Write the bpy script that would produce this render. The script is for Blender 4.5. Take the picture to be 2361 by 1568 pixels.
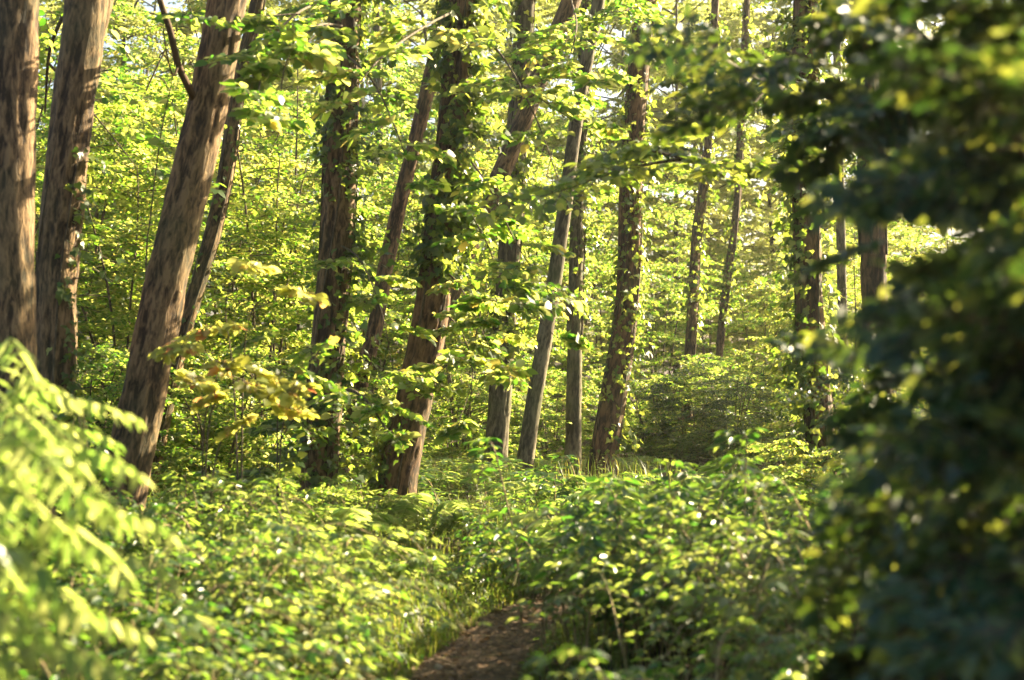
import bpy, math, random
import numpy as np
from mathutils import Vector, Matrix

# ------------------------------------------------------------------ scene, camera, light
S = bpy.context.scene
for o in list(bpy.data.objects):
    bpy.data.objects.remove(o)
COL = S.collection
EYE = 1.5
PITCH = math.radians(1.15)
W, H = 2361.0, 1568.0                      # working pixel frame of the photograph
K = 0.36 / (W / 2)                         # tan per pixel (50 mm lens, 36 mm film)

cam_d = bpy.data.cameras.new('camera')
cam = bpy.data.objects.new('camera', cam_d)
COL.objects.link(cam)
cam.location = (0, 0, EYE)
cam.rotation_euler = (math.pi / 2 + PITCH, 0, 0)
cam_d.sensor_width = 36.0
cam_d.lens = 50.0
cam_d.clip_start = 0.05
cam_d.clip_end = 3000
cam_d.dof.use_dof = True
cam_d.dof.focus_distance = 17.5
cam_d.dof.aperture_fstop = 2.0
cam_d.dof.aperture_blades = 0
S.camera = cam

SUN_AZ, SUN_EL = math.radians(55), math.radians(24)      # azimuth to the right of the view axis
sun_dir = Vector((math.sin(SUN_AZ) * math.cos(SUN_EL), math.cos(SUN_AZ) * math.cos(SUN_EL), math.sin(SUN_EL)))
wd = bpy.data.worlds.new('World')
S.world = wd
wd.use_nodes = True
nt = wd.node_tree
nt.nodes.clear()
sky = nt.nodes.new('ShaderNodeTexSky')
sky.sky_type = 'NISHITA'
sky.sun_disc = False
sky.sun_elevation = SUN_EL
sky.sun_rotation = SUN_AZ
sky.air_density = 1.0
sky.dust_density = 4.0
bg = nt.nodes.new('ShaderNodeBackground')
bg.inputs['Strength'].default_value = 0.05
wo = nt.nodes.new('ShaderNodeOutputWorld')
nt.links.new(sky.outputs[0], bg.inputs[0])
nt.links.new(bg.outputs[0], wo.inputs[0])

sl = bpy.data.lights.new('sun', 'SUN')
sl.energy = 5.0
sl.angle = math.radians(0.53)
sl.color = (1.0, 0.83, 0.54)
so = bpy.data.objects.new('sun', sl)
COL.objects.link(so)
so.rotation_euler = sun_dir.to_track_quat('Z', 'Y').to_euler()
so.location = sun_dir * 60

S.view_settings.view_transform = 'Standard'
S.view_settings.look = 'None'
S.view_settings.gamma = 1.0
S.view_settings.use_curve_mapping = False
S.view_settings.exposure = 2.95
S.render.engine = 'CYCLES'
S.cycles.max_bounces = 6
S.cycles.diffuse_bounces = 3
S.cycles.glossy_bounces = 2
S.cycles.transmission_bounces = 6
S.cycles.use_denoising = True
try:
    S.cycles.denoiser = 'OPENIMAGEDENOISE'
except Exception:
    pass
S.cycles.sample_clamp_indirect = 6.0

# ------------------------------------------------------------------ helpers
RNG = np.random.default_rng(7)


def P(px, py, d):
    """world point seen at working pixel (px, py), d metres ahead"""
    return np.array([(px - W / 2) * K * d, d, EYE + d * math.tan(PITCH + math.atan((H / 2 - py) * K))])


def PW(px, d):
    return px * K * d


def unit(v):
    v = np.asarray(v, float)
    return v / np.maximum(np.linalg.norm(v, axis=-1, keepdims=True), 1e-9)


def vnoise(u, v, nu, seed, nv=512):
    """smooth value noise, periodic over nu cells in u"""
    t = np.random.default_rng(seed).random((nu, nv))
    iu, iv = np.floor(u).astype(int), np.floor(v).astype(int)
    fu, fv = u - iu, v - iv
    fu, fv = fu * fu * (3 - 2 * fu), fv * fv * (3 - 2 * fv)
    a = t[iu % nu, iv % nv]; b = t[(iu + 1) % nu, iv % nv]
    c = t[iu % nu, (iv + 1) % nv]; d = t[(iu + 1) % nu, (iv + 1) % nv]
    return (a * (1 - fu) + b * fu) * (1 - fv) + (c * (1 - fu) + d * fu) * fv


PATH_PTS = np.array([(0.15, -6), (-0.05, 0), (-0.25, 3.5), (-0.33, 6.0), (-0.22, 7.4), (0.12, 8.8), (0.75, 10.6), (1.7, 13.0), (3.2, 16.0), (6, 20.5), (12, 28)])


def path_x(y):
    return np.interp(y, PATH_PTS[:, 1], PATH_PTS[:, 0])


def ground_z(x, y):
    x = np.asarray(x, float); y = np.asarray(y, float)
    z = 0.05 * np.sin(x * 0.9 + 1.3) * np.cos(y * 0.7) + 0.03 * np.sin(x * 2.3 + y * 1.7) + 0.015 * np.sin(5.1 * x - 3.7 * y)
    z = z + 0.25 * np.clip((np.abs(x) - 4) / 12, 0, 1) + np.clip((y - 24) / 60, 0, 1) * 0.5
    p = np.exp(-((x - path_x(y)) / 0.6) ** 2)
    return z * (1 - 0.75 * p) - 0.06 * p


class MB:
    """collects geometry for one mesh"""
    def __init__(self):
        self.v, self.q, self.t, self.n = [], [], [], 0
        self.fa, self.pa, self.uv = [], [], []

    def add(self, v, quads=None, tris=None, rnd=None, patt=None):
        v = np.asarray(v, float)
        if quads is not None and len(quads):
            self.q.append(np.asarray(quads, np.int64) + self.n)
        if tris is not None and len(tris):
            self.t.append(np.asarray(tris, np.int64) + self.n)
        self.v.append(v)
        self.n += len(v)
        self.pa.append(np.full(len(v), 0.5) if patt is None else patt)

    def mesh(self, name, mat, origin=(0, 0, 0), smooth=False, qr=None):
        v = np.concatenate(self.v) - np.asarray(origin, float)
        q = np.concatenate(self.q) if self.q else np.zeros((0, 4), np.int64)
        t = np.concatenate(self.t) if self.t else np.zeros((0, 3), np.int64)
        me = bpy.data.meshes.new(name)
        me.vertices.add(len(v))
        me.vertices.foreach_set('co', v.astype(np.float32).ravel())
        nl = len(q) * 4 + len(t) * 3
        me.loops.add(nl)
        me.loops.foreach_set('vertex_index', np.concatenate([q.ravel(), t.ravel()]).astype(np.int32))
        me.polygons.add(len(q) + len(t))
        starts = np.concatenate([np.arange(len(q)) * 4, len(q) * 4 + np.arange(len(t)) * 3]).astype(np.int32)
        me.polygons.foreach_set('loop_start', starts)
        me.update(calc_edges=True)
        a = me.attributes.new('rnd', 'FLOAT', 'POINT')
        a.data.foreach_set('value', np.concatenate(self.pa).astype(np.float32))
        if smooth:
            me.polygons.foreach_set('use_smooth', np.ones(len(q) + len(t), bool))
        me.materials.append(mat)
        return me


def link(name, data, parent=None, loc=(0, 0, 0), **props):
    o = bpy.data.objects.new(name, data)
    COL.objects.link(o)
    o.location = loc
    if parent is not None:
        o.parent = parent
    for k, v in props.items():
        o[k] = v
    return o


def thing(name, loc, label, cat, group=None):
    o = link(name, None, None, tuple(loc))
    o.empty_display_size = 0.1
    o['label'] = label
    o['category'] = cat
    if group:
        o['group'] = group
    return o


def frames(path):
    path = np.asarray(path, float)
    t = np.gradient(path, axis=0)
    t = unit(t)
    ref = np.array([0.31, 0.95, 0.05]) if abs(t[0][2]) > 0.5 else np.array([0, 0, 1.0])
    a = unit(np.cross(t, ref))
    b = np.cross(t, a)
    return t, a, b


def tube(mb, path, rad, sides=5, patt=None):
    path = np.asarray(path, float); rad = np.asarray(rad, float)
    if rad.ndim == 0:
        rad = np.full(len(path), float(rad))
    t, a, b = frames(path)
    ang = np.arange(sides) / sides * 2 * np.pi
    v = path[:, None] + rad[:, None, None] * (np.cos(ang)[None, :, None] * a[:, None] + np.sin(ang)[None, :, None] * b[:, None])
    k = len(path)
    i = np.arange(k - 1)[:, None] * sides; j = np.arange(sides)[None]
    j2 = (j + 1) % sides
    q = np.stack([i + j, i + j2, i + sides + j2, i + sides + j], -1).reshape(-1, 4)
    mb.add(v.reshape(-1, 3), q, patt=None if patt is None else np.full(k * sides, patt))


def smooth_path(pts, n):
    """Catmull-Rom through the points"""
    pts = np.asarray(pts, float)
    p = np.vstack([2 * pts[0] - pts[1], pts, 2 * pts[-1] - pts[-2]])
    s = np.linspace(0, len(pts) - 1 - 1e-6, n)
    i = s.astype(int); f = (s - i)[:, None]
    p0, p1, p2, p3 = p[i], p[i + 1], p[i + 2], p[i + 3]
    return 0.5 * (2 * p1 + (p2 - p0) * f + (2 * p0 - 5 * p1 + 4 * p2 - p3) * f ** 2 + (3 * p1 - p0 - 3 * p2 + p3) * f ** 3)


# ---- leaf shapes: unit length along +x, normal +z
POINT4 = (np.array([(0, 0, 0), (.26, .21, .04), (.62, .19, .02), (1, 0, -.14), (.62, -.19, .02), (.26, -.21, .04)]),
          np.array([(0, 3, 2, 1), (0, 5, 4, 3)]), None)
LEAF4 = (np.array([(0, 0, 0), (.28, .30, .05), (.66, .27, .03), (1, 0, -.12), (.66, -.27, .03), (.28, -.30, .05)]),
         np.array([(0, 3, 2, 1), (0, 5, 4, 3)]), None)
NARROW4 = (np.array([(0, 0, 0), (.25, .17, .03), (.65, .15, .0), (1, 0, -.16), (.65, -.15, .0), (.25, -.17, .03)]),
           np.array([(0, 3, 2, 1), (0, 5, 4, 3)]), None)
IVY5 = (np.array([(0, 0, 0), (-.10, .32, .02), (.28, .44, -.02), (.48, .20, .04), (1, 0, -.10), (.48, -.20, .04), (.28, -.44, -.02), (-.10, -.32, .02)]),
        np.array([(0, 3, 2, 1), (0, 7, 6, 5)]), np.array([(0, 4, 3), (0, 5, 4)]))


def fine_leaf(n=6, w=.31, lobes=0, droop=.18, fold=.12, serr=.03, seed=0):
    """smooth-outlined leaf with midrib fold, droop and toothed edge"""
    r = np.random.default_rng(seed)
    x = np.linspace(0, 1, n)
    prof = w * np.sin(np.pi * np.clip(x, 0, 1) ** .72) ** .8
    if lobes:
        prof = prof * (1 + .28 * np.cos(x * np.pi * 2 * lobes))
    prof[0] = .012; prof[-1] = 0.004
    prof = prof * (1 + serr * r.standard_normal(n))
    z = -droop * x ** 2
    mid = np.stack([x, 0 * x, z], 1)
    L = np.stack([x - .03 * np.sin(np.pi * x), prof, z + prof * fold + .012 * r.standard_normal(n)], 1)
    R = L * np.array([1, -1, 1])
    R[:, 2] += .012 * r.standard_normal(n)
    v = np.vstack([mid, L, R])
    q = []
    for i in range(n - 1):
        q.append((i, i + 1, n + i + 1, n + i))
        q.append((i, 2 * n + i, 2 * n + i + 1, i + 1))
    return v, np.array(q), None


FINE_ROUND = fine_leaf(6, .34, 0)
FINE_POINT = fine_leaf(6, .23, 0, droop=.25)
FINE_NARROW = fine_leaf(6, .17, 0, droop=.35)
FINE_LOBED = fine_leaf(9, .40, 2.5, serr=.05)


def add_leaves(mb, pos, dr, nm, size, tmpl, rng, rnd=None):
    tv, tq, tt = tmpl
    n = len(pos)
    if n == 0:
        return
    x = unit(dr)
    z = unit(nm - (nm * x).sum(1, keepdims=True) * x)
    y = np.cross(z, x)
    M = np.stack([x, y, z], 1) * np.asarray(size)[:, None, None]
    v = np.einsum('vk,nkj->nvj', tv, M) + pos[:, None]
    off = (np.arange(n) * len(tv))[:, None, None]
    q = (tq[None] + off).reshape(-1, 4)
    t = None if tt is None else (tt[None] + off).reshape(-1, 3)
    if rnd is None:
        rnd = rng.random(n)
    mb.add(v.reshape(-1, 3), q, t, patt=np.repeat(rnd, len(tv)))


_single = {}


def single_leaf_meshes(tmpl, mat, key):
    k = (key, mat.name)
    if k not in _single:
        out = []
        for r in (.06, .25, .44, .62, .8, .96):
            mb = MB()
            mb.add(tmpl[0], tmpl[1], tmpl[2], patt=np.full(len(tmpl[0]), r))
            out.append(mb.mesh('leaf', mat, smooth=True))
        _single[k] = out
    return _single[k]


def project(p):
    """working pixels and depth of world points"""
    d = np.maximum(p[:, 1], .01)
    px = W / 2 + p[:, 0] / d / K
    py = H / 2 - np.tan(np.arctan2(p[:, 2] - EYE, d) - PITCH) / K
    return px, py, d


def leaf_parts(parent, origin, pos, dr, nm, size, tmpl, fine, mat, rng, n_single=0, name='leaf', mass='foliage', rnd=None):
    """the n_single leaves that show largest become objects, the rest one joined mesh"""
    n = len(pos)
    if rnd is None:
        rnd = rng.random(n)
    keep = np.ones(n, bool)
    origin = np.asarray(origin, float)
    if n_single:
        px, py, d = project(pos)
        sc = size / d * ((px > -20) & (px < W + 20) & (py > -20) & (py < H + 20)) * rng.uniform(.75, 1.25, n)
        idx = np.argsort(-sc)[:n_single]
        idx = idx[sc[idx] > 0]
        keep[idx] = False
        ms = single_leaf_meshes(fine, mat, id(fine))
        x = unit(dr[idx]); z = unit(nm[idx] - (nm[idx] * x).sum(1, keepdims=True) * x); y = np.cross(z, x)
        for k, i in enumerate(idx):
            me = ms[min(5, int(rnd[i] * 6))]
            o = bpy.data.objects.new(name, me)
            COL.objects.link(o)
            o.parent = parent
            M = np.eye(4)
            M[:3, 0], M[:3, 1], M[:3, 2] = x[k] * size[i], y[k] * size[i], z[k] * size[i]
            M[:3, 3] = pos[i] - origin
            o.matrix_basis = Matrix(M.tolist())
    if keep.any():
        mb = MB()
        add_leaves(mb, pos[keep], dr[keep], nm[keep], size[keep], tmpl, rng, rnd[keep])
        o = link(mass, mb.mesh(mass, mat, origin), parent)
        o['kind'] = 'stuff'
        return o


# ------------------------------------------------------------------ materials
def new_mat(name):
    m = bpy.data.materials.new(name)
    m.use_nodes = True
    n = m.node_tree.nodes
    n.clear()
    return m, n, m.node_tree.links


def ramp(nodes, stops):
    r = nodes.new('ShaderNodeValToRGB')
    e = r.color_ramp.elements
    while len(e) > 1:
        e.remove(e[-1])
    e[0].position, e[0].color = stops[0][0], (*stops[0][1], 1)
    for p, c in stops[1:]:
        x = e.new(p)
        x.color = (*c, 1)
    return r


def leaf_mat(name, refl, trans, tfac=.5, rough=.45, spec=.4, var=.30):
    """leaf: glossy diffuse top, light passing through"""
    m, n, l = new_mat(name)
    at = n.new('ShaderNodeAttribute'); at.attribute_name = 'rnd'
    oi = n.new('ShaderNodeObjectInfo')
    ma = n.new('ShaderNodeMath'); ma.operation = 'MULTIPLY_ADD'
    ma.inputs[1].default_value = var; ma.inputs[2].default_value = -var / 2
    l.new(oi.outputs['Random'], ma.inputs[0])
    ad = n.new('ShaderNodeMath'); ad.operation = 'ADD'; ad.use_clamp = True
    l.new(at.outputs['Fac'], ad.inputs[0]); l.new(ma.outputs[0], ad.inputs[1])
    r1, r2 = ramp(n, refl), ramp(n, trans)
    l.new(ad.outputs[0], r1.inputs[0]); l.new(ad.outputs[0], r2.inputs[0])
    pb = n.new('ShaderNodeBsdfPrincipled')
    pb.inputs['Roughness'].default_value = rough
    pb.inputs['Specular IOR Level'].default_value = spec
    l.new(r1.outputs[0], pb.inputs['Base Color'])
    tr = n.new('ShaderNodeBsdfTranslucent')
    l.new(r2.outputs[0], tr.inputs[0])
    mx = n.new('ShaderNodeMixShader'); mx.inputs[0].default_value = tfac
    l.new(pb.outputs[0], mx.inputs[1]); l.new(tr.outputs[0], mx.inputs[2])
    out = n.new('ShaderNodeOutputMaterial')
    l.new(mx.outputs[0], out.inputs[0])
    return m


M_HAZEL = leaf_mat('hazel_leaf', [(0, (.040, .080, .010)), (.5, (.068, .10, .014)), (1, (.11, .13, .018))],
                   [(0, (.13, .33, .02)), (.5, (.42, .54, .05)), (.9, (.72, .70, .20)), (1, (.68, .56, .10))], .55)
M_SYC = leaf_mat('sycamore_leaf', [(0, (.034, .072, .012)), (.5, (.06, .094, .014)), (1, (.10, .12, .018))],
                 [(0, (.11, .31, .02)), (.5, (.38, .51, .05)), (.92, (.70, .70, .20)), (1, (.68, .55, .10))], .55)
M_FAR = leaf_mat('oak_leaf', [(0, (.06, .09, .012)), (.5, (.10, .12, .016)), (1, (.14, .14, .02))],
                 [(0, (.30, .42, .04)), (.5, (.60, .63, .16)), (1, (.76, .74, .26))], .55)
M_YOUNG = leaf_mat('young_leaf', [(0, (.09, .12, .016)), (.78, (.14, .15, .02)), (.95, (.20, .13, .03)), (1, (.26, .07, .03))],
                   [(0, (.56, .56, .07)), (.78, (.70, .70, .16)), (.95, (.82, .60, .20)), (1, (.78, .28, .10))], .55, .45, .4, .06)
M_IVY = leaf_mat('ivy_leaf', [(0, (.022, .05, .012)), (.6, (.045, .085, .016)), (1, (.10, .14, .025))],
                 [(0, (.12, .24, .02)), (.5, (.30, .42, .04)), (1, (.60, .62, .09))], .45, .38, .4)
M_HOLLY = leaf_mat('evergreen_leaf', [(0, (.016, .045, .020)), (.6, (.026, .066, .026)), (1, (.045, .085, .026))],
                   [(0, (.04, .09, .012)), (.7, (.12, .18, .015)), (1, (.50, .52, .07))], .36, .40, .35)
M_BRAM = leaf_mat('bramble_leaf', [(0, (.026, .06, .018)), (.5, (.05, .092, .026)), (1, (.10, .13, .035))],
                  [(0, (.09, .25, .02)), (.5, (.28, .43, .04)), (1, (.52, .58, .12))], .45, .38, .5, .7)
M_FERN = leaf_mat('fern_leaf', [(0, (.06, .12, .016)), (.5, (.10, .16, .02)), (1, (.15, .19, .03))],
                  [(0, (.24, .42, .05)), (.5, (.40, .52, .10)), (1, (.60, .64, .20))], .5, .38, .6)
M_GRASS = leaf_mat('grass_blade', [(0, (.03, .07, .012)), (.7, (.05, .09, .015)), (1, (.14, .13, .03))],
                   [(0, (.14, .28, .02)), (.7, (.30, .38, .04)), (1, (.48, .44, .08))], .4, .45, .3)


def bark_mat(name, dark, mid, light, moss, moss_amt=.5, trunk=False):
    m, n, l = new_mat(name)
    tc = n.new('ShaderNodeTexCoord')
    mp = n.new('ShaderNodeMapping'); mp.inputs['Scale'].default_value = (13, 13, 3.0)
    if trunk:                                   # coordinates of the straightened trunk, so the furrows follow its lean
        ua = n.new('ShaderNodeAttribute'); ua.attribute_name = 'unbent'
        l.new(ua.outputs['Vector'], mp.inputs[0])
    else:
        l.new(tc.outputs['Object'], mp.inputs[0])
    nz = n.new('ShaderNodeTexNoise'); nz.inputs['Scale'].default_value = 3.2; nz.inputs['Detail'].default_value = 5
    nz.inputs['Roughness'].default_value = .6; nz.inputs['Distortion'].default_value = .5
    l.new(mp.outputs[0], nz.inputs['Vector'])
    at = n.new('ShaderNodeAttribute'); at.attribute_name = 'rnd'
    mix = n.new('ShaderNodeMath'); mix.operation = 'MULTIPLY_ADD'; mix.inputs[1].default_value = .85
    l.new(nz.outputs['Fac'], mix.inputs[0])
    sc = n.new('ShaderNodeMath'); sc.operation = 'MULTIPLY'; sc.inputs[1].default_value = .22
    l.new(at.outputs['Fac'], sc.inputs[0]); l.new(sc.outputs[0], mix.inputs[2])
    r = ramp(n, [(.44, dark), (.525, mid), (.65, light)])
    l.new(mix.outputs[0], r.inputs[0])
    n2 = n.new('ShaderNodeTexNoise'); n2.inputs['Scale'].default_value = 2.1; n2.inputs['Detail'].default_value = 5
    l.new(tc.outputs['Object'], n2.inputs['Vector'])
    r2 = ramp(n, [(.45, (0, 0, 0)), (.68, (moss_amt, moss_amt, moss_amt))])
    l.new(n2.outputs['Fac'], r2.inputs[0])
    mc = n.new('ShaderNodeMix'); mc.data_type = 'RGBA'
    l.new(r2.outputs[0], mc.inputs[0]); l.new(r.outputs[0], mc.inputs[6]); mc.inputs[7].default_value = (*moss, 1)
    pb = n.new('ShaderNodeBsdfPrincipled'); pb.inputs['Roughness'].default_value = .85
    pb.inputs['Specular IOR Level'].default_value = .25
    l.new(mc.outputs[2], pb.inputs['Base Color'])
    bp = n.new('ShaderNodeBump'); bp.inputs['Strength'].default_value = .9; bp.inputs['Distance'].default_value = .02
    l.new(nz.outputs['Fac'], bp.inputs['Height']); l.new(bp.outputs[0], pb.inputs['Normal'])
    out = n.new('ShaderNodeOutputMaterial'); l.new(pb.outputs[0], out.inputs[0])
    return m


M_BARK = bark_mat('furrowed_bark', (.022, .013, .006), (.088, .053, .024), (.205, .13, .062), (.065, .07, .028), .4, True)
M_BARK2 = bark_mat('reddish_bark', (.022, .012, .006), (.085, .046, .021), (.185, .106, .052), (.06, .07, .025), .35, True)
M_BARK3 = bark_mat('mossy_bark', (.038, .03, .016), (.09, .072, .04), (.175, .145, .085), (.09, .10, .03), .55, True)
M_TWIG = bark_mat('twig_bark', (.03, .022, .014), (.08, .06, .035), (.16, .12, .07), (.07, .08, .03), .3)
M_CANE = bark_mat('bramble_cane', (.06, .05, .02), (.20, .16, .07), (.34, .24, .13), (.14, .17, .04), .5)
M_STALK = bark_mat('green_stalk', (.06, .09, .015), (.14, .18, .03), (.24, .26, .06), (.14, .18, .03), .3)


def soil_mat(name, cols, scale, bump, leafy):
    m, n, l = new_mat(name)
    tc = n.new('ShaderNodeTexCoord')
    a = n.new('ShaderNodeTexNoise'); a.inputs['Scale'].default_value = scale; a.inputs['Detail'].default_value = 9
    a.inputs['Roughness'].default_value = .68
    l.new(tc.outputs['Object'], a.inputs['Vector'])
    v = n.new('ShaderNodeTexVoronoi'); v.inputs['Scale'].default_value = scale * 5.5
    l.new(tc.outputs['Object'], v.inputs['Vector'])
    r = ramp(n, cols)
    l.new(a.outputs['Fac'], r.inputs[0])
    rv = ramp(n, [(0, leafy[0]), (.5, leafy[1]), (1, leafy[2])])
    l.new(v.outputs['Color'], rv.inputs[0])
    mx = n.new('ShaderNodeMix'); mx.data_type = 'RGBA'; mx.inputs[0].default_value = .4
    l.new(r.outputs[0], mx.inputs[6]); l.new(rv.outputs[0], mx.inputs[7])
    pb = n.new('ShaderNodeBsdfPrincipled'); pb.inputs['Roughness'].default_value = .9
    pb.inputs['Specular IOR Level'].default_value = .2
    l.new(mx.outputs[2], pb.inputs['Base Color'])
    bp = n.new('ShaderNodeBump'); bp.inputs['Strength'].default_value = 1; bp.inputs['Distance'].default_value = bump
    ad = n.new('ShaderNodeMath'); ad.operation = 'MULTIPLY_ADD'; ad.inputs[1].default_value = .4
    l.new(v.outputs['Distance'], ad.inputs[0]); l.new(a.outputs['Fac'], ad.inputs[2])
    l.new(ad.outputs[0], bp.inputs['Height']); l.new(bp.outputs[0], pb.inputs['Normal'])
    out = n.new('ShaderNodeOutputMaterial'); l.new(pb.outputs[0], out.inputs[0])
    return m


M_SOIL = soil_mat('leaf_mould', [(.3, (.018, .013, .008)), (.55, (.045, .032, .018)), (.75, (.07, .06, .025))], 3.0, .03,
                  ((.02, .016, .008), (.06, .04, .018), (.10, .065, .03)))
M_PATH = soil_mat('trodden_earth', [(.3, (.034, .022, .013)), (.55, (.088, .058, .036)), (.75, (.18, .125, .08))], 5.0, .02,
                  ((.025, .015, .009), (.075, .047, .027), (.17, .11, .066)))
M_STONE = soil_mat('pebble', [(.3, (.10, .085, .065)), (.7, (.30, .26, .21))], 9, .004, ((.2, .16, .12), (.3, .26, .2), (.4, .36, .3)))
M_LITTER = leaf_mat('dead_leaf', [(0, (.10, .055, .025)), (.6, (.20, .12, .06)), (1, (.36, .25, .15))],
                    [(0, (.12, .06, .02)), (1, (.34, .2, .09))], .3, .6, .3)

# ------------------------------------------------------------------ ground and path
gx = np.concatenate([np.linspace(-400, -30, 12)[:-1], np.linspace(-30, -8, 34)[:-1], np.linspace(-8, 8, 80)[:-1], np.linspace(8, 30, 34)[:-1], np.linspace(30, 400, 12)])
gy = np.concatenate([np.linspace(-400, -8, 12)[:-1], np.linspace(-8, 24, 130)[:-1], np.linspace(24, 70, 50)[:-1], np.linspace(70, 600, 14)])
X, Y = np.meshgrid(gx, gy)
mb = MB()
k = len(gx)
i = np.arange(len(gy) - 1)[:, None] * k; j = np.arange(k - 1)[None]
mb.add(np.stack([X, Y, ground_z(X, Y)], -1).reshape(-1, 3), np.stack([i + j, i + j + 1, i + k + j + 1, i + k + j], -1).reshape(-1, 4))
link('ground', mb.mesh('ground', M_SOIL, smooth=True), kind='structure')

mb = MB()
ys = np.linspace(-5, 21, 420)
cols = 15
u = np.linspace(-1, 1, cols)
jl = vnoise(ys * 0 + .5, ys * 2.2, 2, 31) * .30 + vnoise(ys * 0 + .5, ys * 7, 2, 32) * .12
jr = vnoise(ys * 0 + .5, ys * 2.0, 2, 33) * .30 + vnoise(ys * 0 + .5, ys * 8, 2, 34) * .12
xl = path_x(ys) - .10 - jl; xr = path_x(ys) + .20 + jr
PX = xl[:, None] + (xr - xl)[:, None] * (u[None] + 1) / 2
PY = np.repeat(ys[:, None], cols, 1)
PZ = ground_z(PX, PY) + .007 + .014 * vnoise(PX * 9 + 80, PY * 9 + 80, 256, 35) * (1 - u[None] ** 6)
i = np.arange(len(ys) - 1)[:, None] * cols; j = np.arange(cols - 1)[None]
mb.add(np.stack([PX, PY, PZ], -1).reshape(-1, 3), np.stack([i + j, i + j + 1, i + cols + j + 1, i + cols + j], -1).reshape(-1, 4))
link('path', mb.mesh('path', M_PATH, smooth=True), kind='structure', label='narrow trodden earth footpath winding through the undergrowth')

# ------------------------------------------------------------------ sprays of leaves
UP = np.array([0, 0, 1.0])


def make_spray(rng, leaf=.070, side=7, droop=.22, narrow=False):
    """flat fan of leaves on a one-metre twig along +x: pos, dir, normal, size, twig segments"""
    pos, dr, nm, sz, segs = [], [], [], [], []

    def put(p, d, s):
        pos.append(p)
        d = d + rng.normal(0, .22, 3) + np.array([0, 0, -.18])
        dr.append(d)
        nm.append(UP + rng.normal(0, .5, 3))
        sz.append(leaf * s * rng.uniform(.65, 1.25))

    def main(x):
        return np.array([x, .06 * math.sin(x * 5), -droop * x * x])
    segs.append([main(0), main(.35), main(.7), main(1.0)])
    x, sgn = .12, 1
    while x < .98:
        p = main(x)
        L = .12 + .42 * (1 - x) * rng.uniform(.7, 1.2)
        a = math.radians(rng.uniform(42, 65)) * sgn
        d = np.array([math.cos(a), math.sin(a), rng.uniform(-.15, .1)])
        segs.append([p, p + d * L])
        t = .06
        s2 = 1
        while t < L:
            q = p + d * t + np.array([0, 0, -.25 * t * t])
            b = a + s2 * math.radians(rng.uniform(35, 60))
            put(q, np.array([math.cos(b), math.sin(b), 0]), 1)
            s2 = -s2
            t += leaf * rng.uniform(.45, .75)
        put(p + d * L, d, 1.1)
        b = -sgn * math.radians(50)
        put(p, np.array([math.cos(b), math.sin(b), 0]), .9)
        sgn = -sgn
        x += .86 / (side * 1.9) * rng.uniform(.8, 1.2)
    put(main(1), np.array([1, 0, -.2]), 1.15)
    return np.array(pos), np.array(dr), np.array(nm), np.array(sz), segs


SPR = [make_spray(np.random.default_rng(100 + k)) for k in range(7)]
SPR_SPARSE = [make_spray(np.random.default_rng(120 + k), leaf=.085, side=5) for k in range(6)]


def basis(d, roll, rng_tilt=0.0):
    """rotation whose x axis is d and whose z stays mostly up, rolled about x"""
    x = unit(d)
    y = unit(np.cross(UP, x)) if abs(x[2]) < .98 else np.array([0, 1.0, 0])
    z = np.cross(x, y)
    c, s = math.cos(roll), math.sin(roll)
    y, z = c * y + s * z, -s * y + c * z
    return np.stack([x, y, z], 1)          # columns


class Leaves:
    def __init__(self):
        self.p, self.d, self.n, self.s = [], [], [], []

    def spray(self, sp, M, T, scale, leafscale=1.0):
        p, d, n, s, _ = sp
        self.p.append(p @ M.T * scale + T); self.d.append(d @ M.T); self.n.append(n @ M.T); self.s.append(s * leafscale)

    def one(self, p, d, n, s):
        self.p.append(np.atleast_2d(p)); self.d.append(np.atleast_2d(d)); self.n.append(np.atleast_2d(n)); self.s.append(np.atleast_1d(s))

    def get(self):
        return np.concatenate(self.p), np.concatenate(self.d), np.concatenate(self.n), np.concatenate(self.s)


def spray_twigs(mb, sp, M, T, scale, full=False, r=.004):
    for k, s in enumerate(sp[4]):
        if k and not full:
            break
        q = np.array(s) @ M.T * scale + T
        tube(mb, q, np.linspace(r, r * .4, len(q)), 3)


def limb_sprays(mbw, lv, path, rng, n, scale, lscale=1.0, sprs=SPR, start=.25, full=False, pitch=(-.25, .2), up=0.0, roll=.25):
    """sprays alternating along a limb, plus one at the tip"""
    path = np.asarray(path)
    m = len(path)
    for k in range(n):
        t = start + (1 - start) * (k + rng.uniform(0, .8)) / n
        i = min(m - 2, int(t * (m - 1))); f = t * (m - 1) - i
        p = path[i] * (1 - f) + path[i + 1] * f
        d = unit(path[i + 1] - path[i])
        h = unit(np.array([d[0], d[1], 0]) + 1e-6)
        a = (1 if k % 2 else -1) * math.radians(rng.uniform(25, 75))
        if k == n - 1:
            a = 0; p = path[-1]
        h = np.array([h[0] * math.cos(a) - h[1] * math.sin(a), h[0] * math.sin(a) + h[1] * math.cos(a), rng.uniform(*pitch) + up])
        sp = sprs[rng.integers(len(sprs))]
        M = basis(h, rng.normal(0, roll))
        s = scale * rng.uniform(.65, 1.2)
        lv.spray(sp, M, p, s, lscale)
        spray_twigs(mbw, sp, M, p, s, full)


def arc(p, d, L, n, rng, sag=0.1, wob=.06):
    t = np.linspace(0, 1, n)[:, None]
    d = unit(d)
    side = unit(np.cross(d, UP) + 1e-6)
    return p + d * L * t + UP * (-sag * L * t ** 2) + side * (wob * L * np.sin(t * rng.uniform(2, 5) + rng.uniform(0, 6)) - wob * L * np.sin(rng.uniform(0, .1)))


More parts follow.
